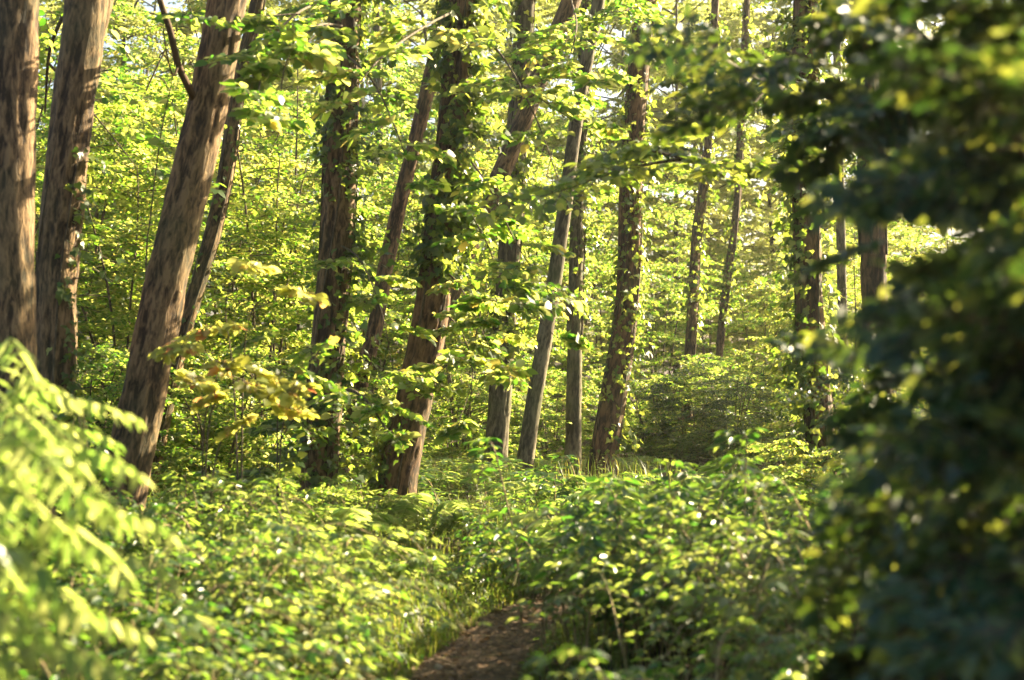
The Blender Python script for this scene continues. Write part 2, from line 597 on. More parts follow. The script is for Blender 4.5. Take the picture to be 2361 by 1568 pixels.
def gen_shrub(seed, Hh, R, stems=5, sides=13, nspr=3, zlow=.12, scale=.75, lscale=1.0, sprs=SPR, roll=.25, pitch=(-.25, .2)):
    """many-stemmed understorey shrub around the origin: (stem mesh builder, leaves)"""
    rng = np.random.default_rng(seed)
    mbw, lv = MB(), Leaves()
    for s in range(stems):
        a = s / stems * 2 * np.pi + rng.uniform(-.5, .5)
        out = np.array([math.cos(a), math.sin(a), 0])
        h = Hh * rng.uniform(.72, 1.05)
        rr = R * rng.uniform(.25, .75)
        t = np.linspace(0, 1, 12)[:, None]
        st = out * (rr * t ** 1.6 + .08) + UP * h * (t * 1.1 - .1 * t ** 2) + np.array([1, .3, 0]) * .06 * np.sin(t * 7 + s)
        tube(mbw, st, np.linspace(.028, .008, 12) * (Hh / 5) ** .5, 5)
        for k in range(sides):
            u = zlow + (1 - zlow) * (k + rng.uniform(0, 1)) / sides
            i = min(10, int(u * 11)); p = st[i] + (st[i + 1] - st[i]) * (u * 11 - i)
            b = a + rng.normal(0, 1.1)
            L = R * (.30 + .45 * math.sin(math.pi * min(1, u * .9 + .12))) * rng.uniform(.6, 1.2)
            br = arc(p, np.array([math.cos(b), math.sin(b), rng.uniform(.0, .55)]), L, 6, rng, .25)
            tube(mbw, br, np.linspace(.010, .004, 6), 3)
            limb_sprays(mbw, lv, br, rng, nspr, scale, lscale, sprs, pitch=pitch, roll=roll)
    return mbw, lv.get()


def gen_crown(seed, trunk_path, R, n_limbs, nspr, lo, scale=1.0, lscale=1.1, sprs=SPR, rise=(.1, .7)):
    """limbs and leaves round the upper part of a trunk path"""
    rng = np.random.default_rng(seed)
    mbw, lv = MB(), Leaves()
    m = len(trunk_path)
    for k in range(n_limbs):
        u = lo + (1 - lo) * (k + rng.uniform(0, .9)) / n_limbs
        i = min(m - 2, int(u * (m - 1))); f = u * (m - 1) - i
        p = trunk_path[i] * (1 - f) + trunk_path[i + 1] * f
        a = k * 2.399 + rng.uniform(-.5, .5)
        w = (u - lo) / (1 - lo)
        L = R * (.45 + .55 * math.sin(math.pi * (w * .62 + .2))) * rng.uniform(.65, 1.15)
        br = arc(p, np.array([math.cos(a), math.sin(a), rng.uniform(*rise)]), L, 9, rng, .18)
        tube(mbw, br, np.linspace(.030, .006, 9) * (.6 + R / 8), 5)
        limb_sprays(mbw, lv, br, rng, nspr, scale, lscale, sprs, start=.3)
    return mbw, lv.get()


# ------------------------------------------------------------------ trunks
def trunk_mesh(path, rad, mat, seed, origin, sides=48, depth=.075, step=.025, fine_to=7.0, flare=True):
    """ridged trunk along path; the bark relief is geometry, its height kept in the 'rnd' attribute"""
    path = np.asarray(path, float)
    seg = np.r_[0, np.cumsum(np.linalg.norm(np.diff(path, axis=0), axis=1))]
    tot = seg[-1]
    s = np.concatenate([np.arange(0, min(fine_to, tot), step), np.arange(min(fine_to, tot), tot, step * 5), [tot]])
    p = np.stack([np.interp(s, seg, path[:, k]) for k in range(3)], 1)
    r = np.interp(s, seg, rad)
    if flare:
        r = r * (1 + .55 * np.exp(-s / .28))
    t, a, b = frames(p)
    r0 = float(np.median(rad))
    nu = max(10, int(2 * np.pi * r0 / .036))
    ang = np.arange(sides + 1) / sides
    U, V = np.meshgrid(ang, s)
    warp = (vnoise(U * 6, V * 2.0 + 3, 6, seed + 1) - .5) * 1.1
    n1 = vnoise(U * nu + warp, V * 4.6 + 10, nu, seed, 1024)
    n2 = vnoise(U * nu * 2, V * 11 + 10, nu * 2, seed + 2, 1024)
    n3 = vnoise(U * 4, V * 1.1 + 10, 4, seed + 3)
    ridge = np.clip((n1 - .22) * 2.1, 0, 1)
    hgt = .58 * ridge + .32 * n2 + .10 * n3
    hgt[:, -1] = hgt[:, 0]
    lob = 1 + .10 * (vnoise(U * 3, V * .5 + 5, 3, seed + 4) - .5)
    if flare:
        lob = lob + .35 * np.exp(-V / .3) * (vnoise(U * 6, V * .2 + 2, 6, seed + 5) - .4)
    lob[:, -1] = lob[:, 0]
    rr = r[:, None] * lob + (hgt - .55) * depth * r0 * 2
    th = U * 2 * np.pi
    v = p[:, None] + rr[..., None] * (np.cos(th)[..., None] * a[:, None] + np.sin(th)[..., None] * b[:, None])
    c = sides + 1
    i = np.arange(len(s) - 1)[:, None] * c; j = np.arange(sides)[None]
    mb = MB()
    mb.add(v.reshape(-1, 3), np.stack([i + j, i + j + 1, i + c + j + 1, i + c + j], -1).reshape(-1, 4), patt=hgt.ravel())
    me = mb.mesh('trunk', mat, origin, smooth=True)
    at = me.attributes.new('unbent', 'FLOAT_VECTOR', 'POINT')
    at.data.foreach_set('vector', np.stack([np.cos(th) * r0, np.sin(th) * r0, V + seed], -1).astype(np.float32).ravel())
    return me


def trunk_path(pts, d, top, lean=0.0, extra=None):
    """pixel points (bottom first) at depth d -> world path from the ground to height top"""
    w = [P(px, py, d + lean * k) for k, (px, py) in enumerate(pts)]
    w = np.array(w)
    b = w[0]; sl = (w[1] - w[0]) / max(.2, (w[1] - w[0])[2])
    zg = float(ground_z(b[0], b[1])) - .12
    pts3 = list(w)
    if b[2] - zg > .15:
        q = b + sl * (zg - b[2]) * .8
        q[2] = zg
        pts3 = [q] + pts3
    e = pts3[-1]; sl = (pts3[-1] - pts3[-2]) / max(.2, (pts3[-1] - pts3[-2])[2])
    z = e[2]
    while z < top:
        z += 1.6
        sl = sl * .86
        sl[2] = 1
        e = e + sl * 1.6
        pts3.append(e.copy())
    return smooth_path(pts3, 60)


def ivy_on(name, label, tpath, trad, seed, z0, z1, n, off=.05, size=.065, sectors=None, sprigs=0, sprig_az=0.0, n_single=0, group=None, mat=None):
    """climbing ivy: stems winding up a trunk and leaves standing off the bark"""
    rng = np.random.default_rng(seed)
    base = tpath[0]
    th = thing(name, base, label, 'ivy', group)
    zz = tpath[:, 2]
    lv = Leaves()
    z = z0 + (z1 - z0) * rng.random(n * 3)
    az = rng.uniform(0, 2 * np.pi, n * 3)
    if sectors is not None:
        c, wdt = sectors
        az = c + rng.normal(0, wdt, n * 3)
    dens = vnoise((az % (2 * np.pi)) / (2 * np.pi) * 5, z * 1.1 + 20, 5, seed + 9)
    m = rng.random(n * 3) < np.clip(dens * 1.9 - .38, .03, 1)
    z, az = z[m][:n], az[m][:n]
    k = len(z)
    c = np.stack([np.interp(z, zz, tpath[:, 0]), np.interp(z, zz, tpath[:, 1]), z], 1)
    r = np.interp(z, zz, trad)
    o = np.stack([np.cos(az), np.sin(az), 0 * az], 1)
    pos = c + o * (r + .015 + off * rng.random(k) ** 1.5)[:, None]
    dr = np.stack([rng.normal(0, .5, k), rng.normal(0, .5, k), rng.uniform(-1.2, -.1, k)], 1) + o * .35
    nm = o + rng.normal(0, .35, (k, 3)) + UP * .35
    lv.one(pos, dr, nm, size * rng.uniform(.55, 1.3, k))
    mbw = MB()
    for q in range(5):                       # stems hugging the bark
        t = np.linspace(max(z0 - .4, zz[0]), z1, 50)
        cc = np.stack([np.interp(t, zz, tpath[:, 0]), np.interp(t, zz, tpath[:, 1]), t], 1)
        aa = q * 1.26 + .5 * np.sin(t * rng.uniform(.6, 1.4) + q) + rng.uniform(0, 1)
        rr = np.interp(t, zz, trad) + .008
        tube(mbw, cc + np.stack([np.cos(aa), np.sin(aa), 0 * aa], 1) * rr[:, None], np.linspace(.013, .005, 50), 4)
    for q in range(sprigs):                  # sprigs reaching out from the trunk
        zq = rng.uniform(z0, z1)
        aq = sprig_az + rng.normal(0, .8)
        cq = np.array([np.interp(zq, zz, tpath[:, 0]), np.interp(zq, zz, tpath[:, 1]), zq])
        oq = np.array([math.cos(aq), math.sin(aq), rng.uniform(-.2, .3)])
        L = rng.uniform(.18, .42)
        s = cq + oq * np.interp(zq, zz, trad)
        br = arc(s, oq, L, 5, rng, .3)
        tube(mbw, br, np.linspace(.005, .002, 5), 3)
        kk = rng.integers(7, 14)
        tt = rng.random(kk)
        pp = s + oq * L * tt[:, None] + UP * (-.3 * L * tt ** 2)[:, None] + rng.normal(0, .03, (kk, 3))
        lv.one(pp, oq * .4 + rng.normal(0, .6, (kk, 3)) + np.array([0, 0, -.5]), UP * .6 + oq * .6 + rng.normal(0, .4, (kk, 3)), size * rng.uniform(.7, 1.4, kk))
    link('stem', mbw.mesh('stem', M_TWIG, base), th)
    leaf_parts(th, base, *lv.get(), IVY5, IVY5, mat or M_IVY, rng, n_single)
    return th


TREES = {}


def main_tree(key, label, pts, d, wpx, mat, top=11.0, sides=48, crown=None, seed=0, name='woodland_tree', depth=.075, lean=0.0, group='trees of the wood in view'):
    tp = trunk_path(pts, d, top, lean)
    w0, w1 = wpx
    n = len(tp)
    z = tp[:, 2]
    zt = P(0, 0, d)[2]
    r = np.interp(z, [0, zt, top], [PW(w0, d) / 2, PW(w1, d) / 2, PW(w1, d) / 2 * .45])
    base = tp[0].copy()
    th = thing(name, base, label, 'tree', group)
    link('trunk', trunk_mesh(tp, r, mat, seed * 13 + 5, base, sides, depth), th)
    if crown:
        lo, R, nl, ns = crown
        mbw, lv = gen_crown(seed + 400, tp, R, nl, max(2, ns - 2), lo, 1.2, 1.35, SPR_SPARSE, (.15, .8))
        cr = link('crown', None, th)
        bpy.data.objects.remove(cr)
        mbl = MB()
        add_leaves(mbl, *lv, LEAF4, np.random.default_rng(seed))
        cr = link('crown', mbl.mesh('crown', M_SYC, base), th, kind='stuff')
        link('limbs', mbw.mesh('limbs', M_TWIG, base), th, kind='stuff')
    TREES[key] = (th, tp, r, base)
    return th


# label, pixel centre line (bottom first), depth, widths bottom/top, bark
main_tree('T1', 'thick blurred brown trunk at the very edge, sunlit down one side', [(30, 960), (28, 700), (24, 560), (28, 300), (36, 60)], 9.2, (112, 96), M_BARK, 16.0, 64, (.8, 3.0, 7, 4), 1)
main_tree('T2', 'thick brown furrowed trunk beside the edge one, forking and leaning near the top', [(122, 980), (126, 800), (131, 600), (160, 300), (196, 0)], 10.4, (92, 92), M_BARK, 16.0, 64, (.8, 3.0, 7, 4), 2)
main_tree('T3', 'long bare leaning trunk of ribbed brown bark rising out of the ferns', [(296, 1080), (334, 900), (393, 600), (464, 300), (518, 20)], 10.6, (104, 86), M_BARK, 16.5, 72, (.8, 3.2, 8, 4), 3)
main_tree('T4', 'slim leaning trunk with pale ivy strands behind the long bare trunk', [(400, 860), (443, 700), (486, 550), (522, 380), (545, 210), (590, 10)], 14.5, (40, 32), M_BARK, 15.0, 36, (.8, 2.4, 5, 4), 4)
main_tree('T5', 'upright trunk wrapped in dark ivy, left of the pair in the clearing', [(736, 1180), (742, 1000), (757, 800), (779, 500), (785, 300), (793, 20)], 13.0, (86, 72), M_BARK, 17.0, 56, (.8, 3.4, 8, 5), 5)
main_tree('T6', 'slim bare leaning trunk between the two ivy-wrapped trunks', [(832, 880), (862, 770), (888, 620), (930, 430), (968, 280)], 16.5, (38, 32), M_BARK2, 15.0, 36, (.8, 2.4, 5, 4), 6)
main_tree('T7', 'reddish leaning trunk, bare below and shaggy with ivy above, right of the pair', [(905, 1190), (922, 1080), (960, 900), (992, 740), (1012, 580), (1043, 300), (1060, 20)], 13.2, (92, 62), M_BARK2, 17.0, 64, (.8, 3.4, 8, 5), 7)
main_tree('T8', 'trunk leaning steeply up to the top behind bright yellow leaves', [(1096, 530), (1120, 480), (1205, 280), (1262, 130), (1318, 0)], 17.5, (40, 44), M_BARK, 16.0, 36, (.8, 2.6, 5, 4), 8)
main_tree('T9', 'straight pale trunk with an ivy collar, standing behind the reddish one', [(1140, 1070), (1155, 900), (1168, 700), (1182, 480), (1205, 130), (1212, 0)], 18.0, (54, 44), M_BARK3, 17.0, 44, (.8, 2.8, 6, 4), 9)
main_tree('T10', 'slender smooth pole-like trunk leaning between ivy trees in the middle', [(1208, 1080), (1235, 900), (1256, 780), (1282, 620), (1302, 480), (1322, 330), (1342, 200), (1382, 0)], 17.0, (38, 30), M_BARK3, 16.0, 36, (.8, 2.4, 5, 4), 10, depth=.04)
main_tree('T11', 'thin upright trunk with ivied top just behind the slender pole-like trunk', [(1322, 1010), (1324, 900), (1326, 750), (1330, 600), (1336, 400), (1350, 100)], 20.0, (36, 28), M_BARK3, 16.0, 32, (.8, 2.4, 5, 4), 11)
main_tree('T12', 'sharp-focus dark brown trunk bending up from a leaning base, ivy specks on bark', [(1393, 1040), (1418, 900), (1441, 750), (1452, 600), (1456, 400), (1470, 200), (1490, 0)], 18.6, (62, 44), M_BARK2, 17.0, 56, (.8, 2.8, 6, 4), 12)
main_tree('T13', 'distant slim trunk with ivy lumps against the bright sky gaps', [(1588, 860), (1598, 700), (1606, 550), (1628, 400), (1642, 200), (1650, 40)], 26.0, (26, 18), M_BARK, 17.0, 28, (.8, 2.6, 6, 4), 13)
main_tree('T14', 'very thin distant trunk, ivied, right of the slim distant one', [(1676, 660), (1690, 560), (1704, 420), (1712, 250), (1722, 60)], 29.0, (18, 14), M_BARK, 17.0, 24, (.8, 2.6, 6, 4), 14)
main_tree('T15', 'dark ivy-covered trunk in shade at the edge of the evergreen mass', [(1896, 1080), (1888, 960), (1872, 800), (1862, 560), (1858, 300), (1862, 20)], 13.5, (66, 56), M_BARK2, 15.0, 48, (.8, 2.4, 4, 4), 15)
main_tree('T16', 'brown trunk half hidden by evergreens, its edge catching the sun', [(2030, 1000), (2022, 820), (2016, 640), (2010, 400), (2002, 100)], 12.5, (64, 52), M_BARK2, 15.5, 48, (.8, 2.4, 4, 4), 16)
main_tree('T17', 'thin pale trunk glimpsed high through the dark evergreens', [(1945, 860), (1940, 500), (1936, 250), (1930, 20)], 21.0, (24, 18), M_BARK3, 16.0, 28, (.8, 2.4, 4, 4), 17)
main_tree('T18', 'faint far trunk between the ivy-wrapped pair, mostly behind leaves', [(868, 700), (872, 400), (868, 60)], 29.0, (24, 20), M_BARK3, 17.0, 28, (.8, 2.6, 5, 4), 18)

# second leader of the forked tree and the limb on the bare leaning trunk
th, tp, r, base = TREES['T2']
mb = MB()
f = smooth_path([P(168, 250, 10.4), P(196, 140, 10.45), P(228, 40, 10.5), P(262, -120, 10.6), P(300, -330, 10.8), P(330, -600, 11.1)], 30)
link('leader', trunk_mesh(f, np.linspace(PW(52, 10.4) / 2, .03, 30), M_BARK, 91, base, 40, flare=False), th)
th, tp, r, base = TREES['T3']
mb = MB()
tube(mb, smooth_path([P(446, 232, 10.55), P(434, 205, 10.4), P(408, 150, 10.2), P(388, 70, 10.1), P(362, -10, 10.0), P(330, -140, 9.9)], 24), np.linspace(.032, .018, 24), 8)
tube(mb, smooth_path([P(408, 150, 10.2), P(396, 175, 10.1), P(380, 120, 9.9), P(372, 60, 9.8)], 10), np.linspace(.010, .005, 10), 5)
link('branch', mb.mesh('branch', M_BARK2, base, smooth=True), th)

# ------------------------------------------------------------------ ivy on the trunks
E = 0.0
_, tp, r, _ = TREES['T5']
ivy_on('climbing_ivy', 'dark ivy cloaking the upright trunk, bright sprigs on its sunny side', tp, r, 501, .1, 6.0, 1500, .09, .075, None, 95, -.2, 150)
_, tp, r, _ = TREES['T7']
ivy_on('climbing_ivy', 'shaggy ivy hanging round the upper half of the reddish leaning trunk', tp, r, 502, 2.3, 6.5, 2500, .13, .085, None, 110, -.2, 150)
ivy_on('climbing_ivy', 'ivy round the shaded foot of the reddish leaning trunk', tp, r, 522, .05, 1.1, 220, .10, .08, (-2.8, .5), 16, 3.0, 0)
_, tp, r, _ = TREES['T2']
ivy_on('climbing_ivy', 'sunlit ivy strand up the edge of the thick furrowed trunk', tp, r, 503, .8, 3.1, 150, .06, .06, (-.35, .32), 14, -.3, 60)
_, tp, r, _ = TREES['T4']
ivy_on('climbing_ivy', 'thin pale ivy twining up the slim trunk behind the bare one', tp, r, 504, .6, 5.5, 420, .10, .06, None, 14, 0)
_, tp, r, _ = TREES['T9']
ivy_on('climbing_ivy', 'dark ivy collar midway up the straight pale trunk', tp, r, 505, 1.6, 6.6, 1500, .11, .08, None, 50, 0)
_, tp, r, _ = TREES['T11']
ivy_on('climbing_ivy', 'ivy clothing the upper part of the thin upright trunk', tp, r, 506, 2.2, 7, 900, .14, .08, None, 40, 0)
_, tp, r, _ = TREES['T12']
ivy_on('climbing_ivy', 'scattered ivy leaves up the sharp-focus dark brown trunk', tp, r, 507, .4, 7, 1300, .09, .075, None, 50, -.4)
_, tp, r, _ = TREES['T13']
ivy_on('climbing_ivy', 'ivy lumps on the distant slim trunk', tp, r, 508, 2.0, 8, 700, .14, .09, None, 20, 0)
_, tp, r, _ = TREES['T14']
ivy_on('climbing_ivy', 'ivy on the very thin distant trunk', tp, r, 509, 2.4, 9, 800, .14, .09, None, 20, 0)
_, tp, r, _ = TREES['T15']
ivy_on('climbing_ivy', 'dense shaded ivy over the trunk beside the evergreen mass', tp, r, 510, .2, 5.5, 2200, .14, .08, None, 60, 2.6)
_, tp, r, _ = TREES['T16']
ivy_on('climbing_ivy', 'shaded ivy low and high on the half hidden brown trunk', tp, r, 511, 2.9, 6, 700, .12, .08, None, 30, 2.6)

def seen_between(px):
    row = sorted((float(np.interp(-500, -project(TREES[k][1])[1], project(TREES[k][1])[0])), k) for k in TREES if k not in ('T17', 'T18', 'T8'))
    lo = [k for x, k in row if x <= px]
    hi = [k for x, k in row if x > px]
    if not lo:
        return 'beyond the ' + SHORT[hi[0]]
    if not hi:
        return 'beyond the ' + SHORT[lo[-1]]
    return 'between the ' + SHORT[lo[-1]] + ' and the ' + SHORT[hi[0]]


SHORT = {'T1': 'thick trunk at the very edge', 'T2': 'forking furrowed trunk', 'T3': 'long bare leaning trunk', 'T4': 'slim leaning trunk', 'T5': 'ivy-wrapped upright trunk',
         'T6': 'slim bare leaning trunk', 'T7': 'reddish leaning trunk', 'T8': 'steeply leaning trunk', 'T9': 'straight pale trunk', 'T10': 'slender pole-like trunk',
         'T11': 'thin upright trunk', 'T12': 'sharp-focus dark trunk', 'T13': 'distant slim trunk', 'T14': 'very thin distant trunk', 'T15': 'dark ivied trunk',
         'T16': 'half hidden brown trunk', 'T17': 'thin pale trunk', 'T18': 'faint far trunk'}


def beside(x, y):
    """where a plant stands, told by the nearest trunk"""
    k = min(TREES, key=lambda q: math.hypot(TREES[q][3][0] - x, TREES[q][3][1] - y))
    dx, dy = x - TREES[k][3][0], y - TREES[k][3][1]
    d = math.hypot(dx, dy)
    how = 'close ' if d < 1.0 else ('' if d < 2.2 else 'well ')
    if abs(dy) > abs(dx):
        w = how + ('behind' if dy > 0 else 'in front of')
    else:
        w = (how if how != 'well ' else 'some way ') + ('right of' if dx > 0 else 'left of')
    return w + ' the ' + SHORT[k]


# ------------------------------------------------------------------ understorey shrubs and far trees
SHRUB_LIB = {}


def shrub_lib(kind, idx):
    key = (kind, idx)
    if key not in SHRUB_LIB:
        if kind == 'hazel':
            mbw, lv = gen_shrub(700 + idx, 5.6, 2.1, 5, 12, 3, .06, .72, 1.0)
            mat, tm = M_HAZEL, LEAF4
        elif kind == 'sycamore':
            mbw, lv = gen_shrub(720 + idx, 8.0, 2.6, 4, 16, 3, .1, .85, 1.05)
            mat, tm = M_SYC, LEAF4
        elif kind == 'low':
            mbw, lv = gen_shrub(740 + idx, 2.2, 1.6, 6, 9, 3, .05, .55, .85)
            mat, tm = M_SYC, LEAF4
        elif kind == 'holly':
            mbw, lv = gen_shrub(760 + idx, 2.4, 1.3, 6, 10, 3, .04, .5, .62)
            mat, tm = M_HOLLY, LEAF4
        elif kind == 'tall':
            t = np.linspace(0, 1, 20)[:, None]
            tr = np.array([0, 0, 0]) + UP * 14 * t + np.array([.5, .2, 0]) * np.sin(t * 4 + idx)
            mbw, lv = gen_crown(780 + idx, tr, 3.6, 36, 8, .14, 1.0, 1.5, SPR, (.15, 1.0))
            tube(mbw, tr, np.linspace(.11, .03, 20), 10)
            mat, tm = M_FAR, LEAF4
        mbl = MB()
        add_leaves(mbl, *lv, tm, np.random.default_rng(idx + 3))
        SHRUB_LIB[key] = (mbw.mesh('stem', M_BARK3 if kind == 'tall' else M_TWIG), mbl.mesh('crown', mat))
    return SHRUB_LIB[key]


def put_shrub(kind, idx, x, y, scale, rz, name, label, cat, group):
    w, l = shrub_lib(kind, idx)
    th = thing(name, (x, y, float(ground_z(x, y)) - .05), label, cat, group)
    th.rotation_euler = (0, 0, rz)
    th.scale = (scale,) * 3
    link('stem' if kind != 'tall' else 'trunk', w, th)
    link('crown', l, th, kind='stuff')
    return th


rs = random.Random(5)
# (pixel x, depth, kind, scale)
LEFT = [(-60, 17, 'hazel', .95), (130, 19, 'hazel', 1.0), (300, 17.5, 'hazel', .8), (470, 20, 'hazel', 1.05), (610, 19, 'hazel', .85), (690, 23, 'sycamore', .9),
        (30, 25, 'sycamore', 1.0), (230, 26, 'sycamore', 1.05), (420, 28, 'sycamore', 1.1), (560, 26, 'sycamore', 1.0), (-120, 30, 'sycamore', 1.2), (760, 30, 'sycamore', 1.1)]
MID = [(840, 24, 'hazel', .9), (960, 27, 'sycamore', 1.0), (1060, 23, 'hazel', .85), (1180, 27, 'hazel', 1.0), (1300, 29, 'sycamore', .9), (1130, 33, 'sycamore', 1.1), (900, 35, 'sycamore', 1.1), (1400, 34, 'hazel', 1.05)]
RIGHT = [(1520, 31, 'hazel', .75), (1640, 34, 'hazel', .8), (1760, 30, 'hazel', .75), (1580, 40, 'hazel', .95), (1720, 42, 'hazel', 1.0), (1840, 36, 'hazel', .95)]
DEEP = [(1960, 21, 'hazel', .62), (2080, 24, 'hazel', .7), (2050, 30, 'hazel', .8), (2220, 34, 'hazel', .9), (1940, 33, 'hazel', .9), (2890, 11.5, 'hazel', .62), (3090, 8.2, 'hazel', .5)]  # last two are unseen, added to dapple the brambles with shade
for lst, nm, lab in ((LEFT, 'hazel_shrub', 'bright yellow-green leafy hazel shrub '),
                     (MID, 'hazel_shrub', 'yellow-green leafy hazel shrub filling gaps '),
                     (RIGHT, 'hazel_shrub', 'glowing pale hazel shrub at the bright woodland edge, '),
                     (DEEP, 'hazel_shrub', 'leafy hazel shrub behind dark evergreens or added unseen for shade, ')):
    for q, (px, d, kind, sc) in enumerate(lst):
        p = P(px, 800, d)
        put_shrub(kind, q % 3, p[0], d, sc * rs.uniform(.92, 1.08), rs.uniform(0, 6.28),
                  'hazel_shrub' if kind == 'hazel' else 'sycamore_sapling', (lab if kind == 'hazel' else lab.replace('hazel shrub', 'sycamore sapling')) + beside(p[0], d),
                  'shrub' if kind == 'hazel' else 'sapling', 'understorey shrubs behind the trunks')
# darker low shrubs at the foot of the trees and the holly thicket
for q, (px, d, kind, sc, lab) in enumerate([
        (1500, 23.5, 'low', .8, 'low green shrub beside the foot of the sharp-focus trunk'),
        (1600, 23.0, 'holly', .62, 'dark rounded holly bush in the shade beyond the bramble clearing'),
        (1690, 22.0, 'holly', .7, 'second dark holly bush, nearer the evergreen mass'),
        (1800, 24.5, 'low', .85, 'tall green shrub with layered leaves behind the dark holly bushes'),
        (1720, 27.5, 'low', .85, 'spreading green shrub over the dark holly bushes'),
        (1270, 22, 'low', .7, 'low green shrub between the slender pole-like trunk and the thin ivied one'),
        (1060, 20, 'low', .75, 'low green shrub behind the reddish leaning trunk'),
        (640, 16.2, 'low', .8, 'low sunlit shrub left of the ivy-wrapped upright trunk'),
        (500, 15.0, 'low', .75, 'low sunlit shrub right of the long bare trunk'),
        (480, 9.6, 'low', .34, 'little leafy bush at the foot of the reddish-leaved sapling'),
        (600, 10.2, 'low', .36, 'little leafy bush between the saplings and the ivied upright trunk'),
        (200, 14.5, 'low', .8, 'low shrub between the thick furrowed trunk and the long bare one'),
        (1960, 12.0, 'low', .45, 'shaded green shrub under the dark ivied trunk'),
        (2140, 11.0, 'holly', .5, 'holly bush in deep shade behind the near evergreens'),
        (2420, 11.6, 'holly', .8, 'holly bush added at the edge, mostly unseen, to shade the path'),  # added mostly out of frame to throw shade across the path
        (2760, 8.6, 'holly', 1.1, 'unseen holly bush added beyond the edge to shade the brambles'),  # out of view, put in to shade the near brambles
        (2260, 9.5, 'holly', .8, 'holly bush in deep shade at the edge')]):
    p = P(px, 800, d)
    put_shrub(kind, q % 3, p[0], d, sc, rs.uniform(0, 6.28), 'holly_bush' if kind == 'holly' else 'leafy_shrub', lab, 'shrub', 'low shrubs among the trunks')
# tall trees far back
for q, (px, d, sc) in enumerate([(-150, 38, 1.0), (60, 42, 1.1), (250, 37, 1.0), (430, 44, 1.1), (620, 39, 1.05), (800, 45, 1.15), (980, 41, 1.0), (1150, 46, 1.1), (1320, 43, 1.0),
                                 (1480, 52, 1.0), (1560, 36, .8), (1790, 44, .85), (1600, 44, .9), (1440, 40, .9), (1650, 47, 1.0), (1870, 38, .85), (1650, 56, .95), (1800, 52, 1.0), (1960, 46, 1.0), (2120, 44, 1.0), (2300, 46, 1.1),
                                 (340, 55, 1.2), (700, 57, 1.2), (1060, 60, 1.2), (-100, 58, 1.2)]):
    p = P(px, 800, d)
    put_shrub('tall', q % 3, p[0], d, sc, rs.uniform(0, 6.28), 'far_tree', ('taller far tree ' if sc > 1.08 else 'far tree ' if sc >= 1.0 else 'shorter far tree ') + seen_between(px), 'tree', 'tall trees far back in the wood')

# ------------------------------------------------------------------ low branches that hang into view
def low_branch(key, pts, r0, n, scale, lscale, mat, seed, n_single, sprs=SPR_SPARSE, name='low_branch', fine=FINE_ROUND, sub=2, pitch=(-.3, .15)):
    th, tp, r, base = TREES[key]
    rng = np.random.default_rng(seed)
    path = smooth_path(pts, 20)
    mbw, lv = MB(), Leaves()
    tube(mbw, path, np.linspace(r0, r0 * .3, 20), 6)
    limb_sprays(mbw, lv, path, rng, n, scale, lscale, sprs, .2, True, pitch)
    for q in range(sub):
        t = int(rng.uniform(5, 15))
        d = unit(path[t + 1] - path[t]) + rng.normal(0, .6, 3) * np.array([1, 1, .4])
        br = arc(path[t], d, scale * 1.6, 8, rng, .15)
        tube(mbw, br, np.linspace(r0 * .5, .004, 8), 5)
        limb_sprays(mbw, lv, br, rng, max(2, n // 2), scale, lscale, sprs, .2, True, pitch)
    b = link(name, mbw.mesh(name, M_TWIG, base), th)
    leaf_parts(b, base, *lv.get(), LEAF4, fine, mat, rng, n_single)


low_branch('T7', [P(1062, 60, 13.2), P(1150, 120, 12.4), P(1230, 260, 11.6), P(1290, 420, 11.0)], .014, 6, .55, 1.0, M_SYC, 801, 70, sub=1)
low_branch('T7', [P(1050, 330, 13.2), P(1120, 420, 12.6), P(1190, 560, 12.0), P(1240, 640, 11.6)], .012, 6, .5, 1.0, M_SYC, 802, 60, sub=0)
low_branch('T7', [P(1020, 620, 13.2), P(1060, 660, 12.8), P(1110, 760, 12.4), P(1150, 850, 12.0)], .010, 5, .42, .95, M_SYC, 803, 60, sub=0)
low_branch('T7', [P(1058, 20, 13.2), P(980, 60, 12.0), P(880, 130, 10.8), P(800, 230, 10.0)], .014, 6, .55, 1.0, M_SYC, 804, 70, sub=0)
low_branch('T5', [P(795, 0, 13.0), P(700, 20, 11.4), P(620, 100, 10.0), P(590, 230, 9.0)], .014, 6, .55, 1.0, M_SYC, 805, 70, sub=1)
low_branch('T5', [P(790, 120, 13.0), P(860, 190, 12.0), P(920, 320, 11.4), P(950, 420, 11.2)], .012, 6, .5, 1.0, M_SYC, 806, 60, sub=0)
low_branch('T5', [P(775, 560, 13.0), P(830, 600, 12.4), P(880, 720, 12.0), P(905, 850, 11.8)], .010, 5, .42, .95, M_SYC, 807, 60, sub=0)
low_branch('T5', [P(745, 950, 13.0), P(800, 900, 12.3), P(850, 930, 11.8), P(890, 990, 11.5)], .022, 6, .45, .9, M_SYC, 808, 50, sub=0)
low_branch('T7', [P(1000, 700, 13.2), P(1060, 760, 12.8), P(1090, 860, 12.4), P(1060, 970, 12.0)], .010, 6, .42, 1.15, M_SYC, 821, 70, sub=1, fine=FINE_LOBED)
low_branch('T7', [P(1030, 450, 13.2), P(1090, 500, 12.6), P(1150, 640, 12.2), P(1130, 740, 12.0)], .010, 6, .45, 1.15, M_SYC, 822, 70, sub=1, fine=FINE_LOBED)
low_branch('T5', [P(790, 60, 13.0), P(730, 60, 11.0), P(660, 140, 9.6), P(640, 280, 9.2)], .012, 6, .5, 1.15, M_SYC, 823, 70, sub=1, fine=FINE_LOBED)
low_branch('T5', [P(740, 980, 13.0), P(690, 960, 12.6), P(650, 1010, 12.2), P(620, 1080, 12.0)], .010, 5, .4, 1.0, M_IVY, 824, 50, sub=1)
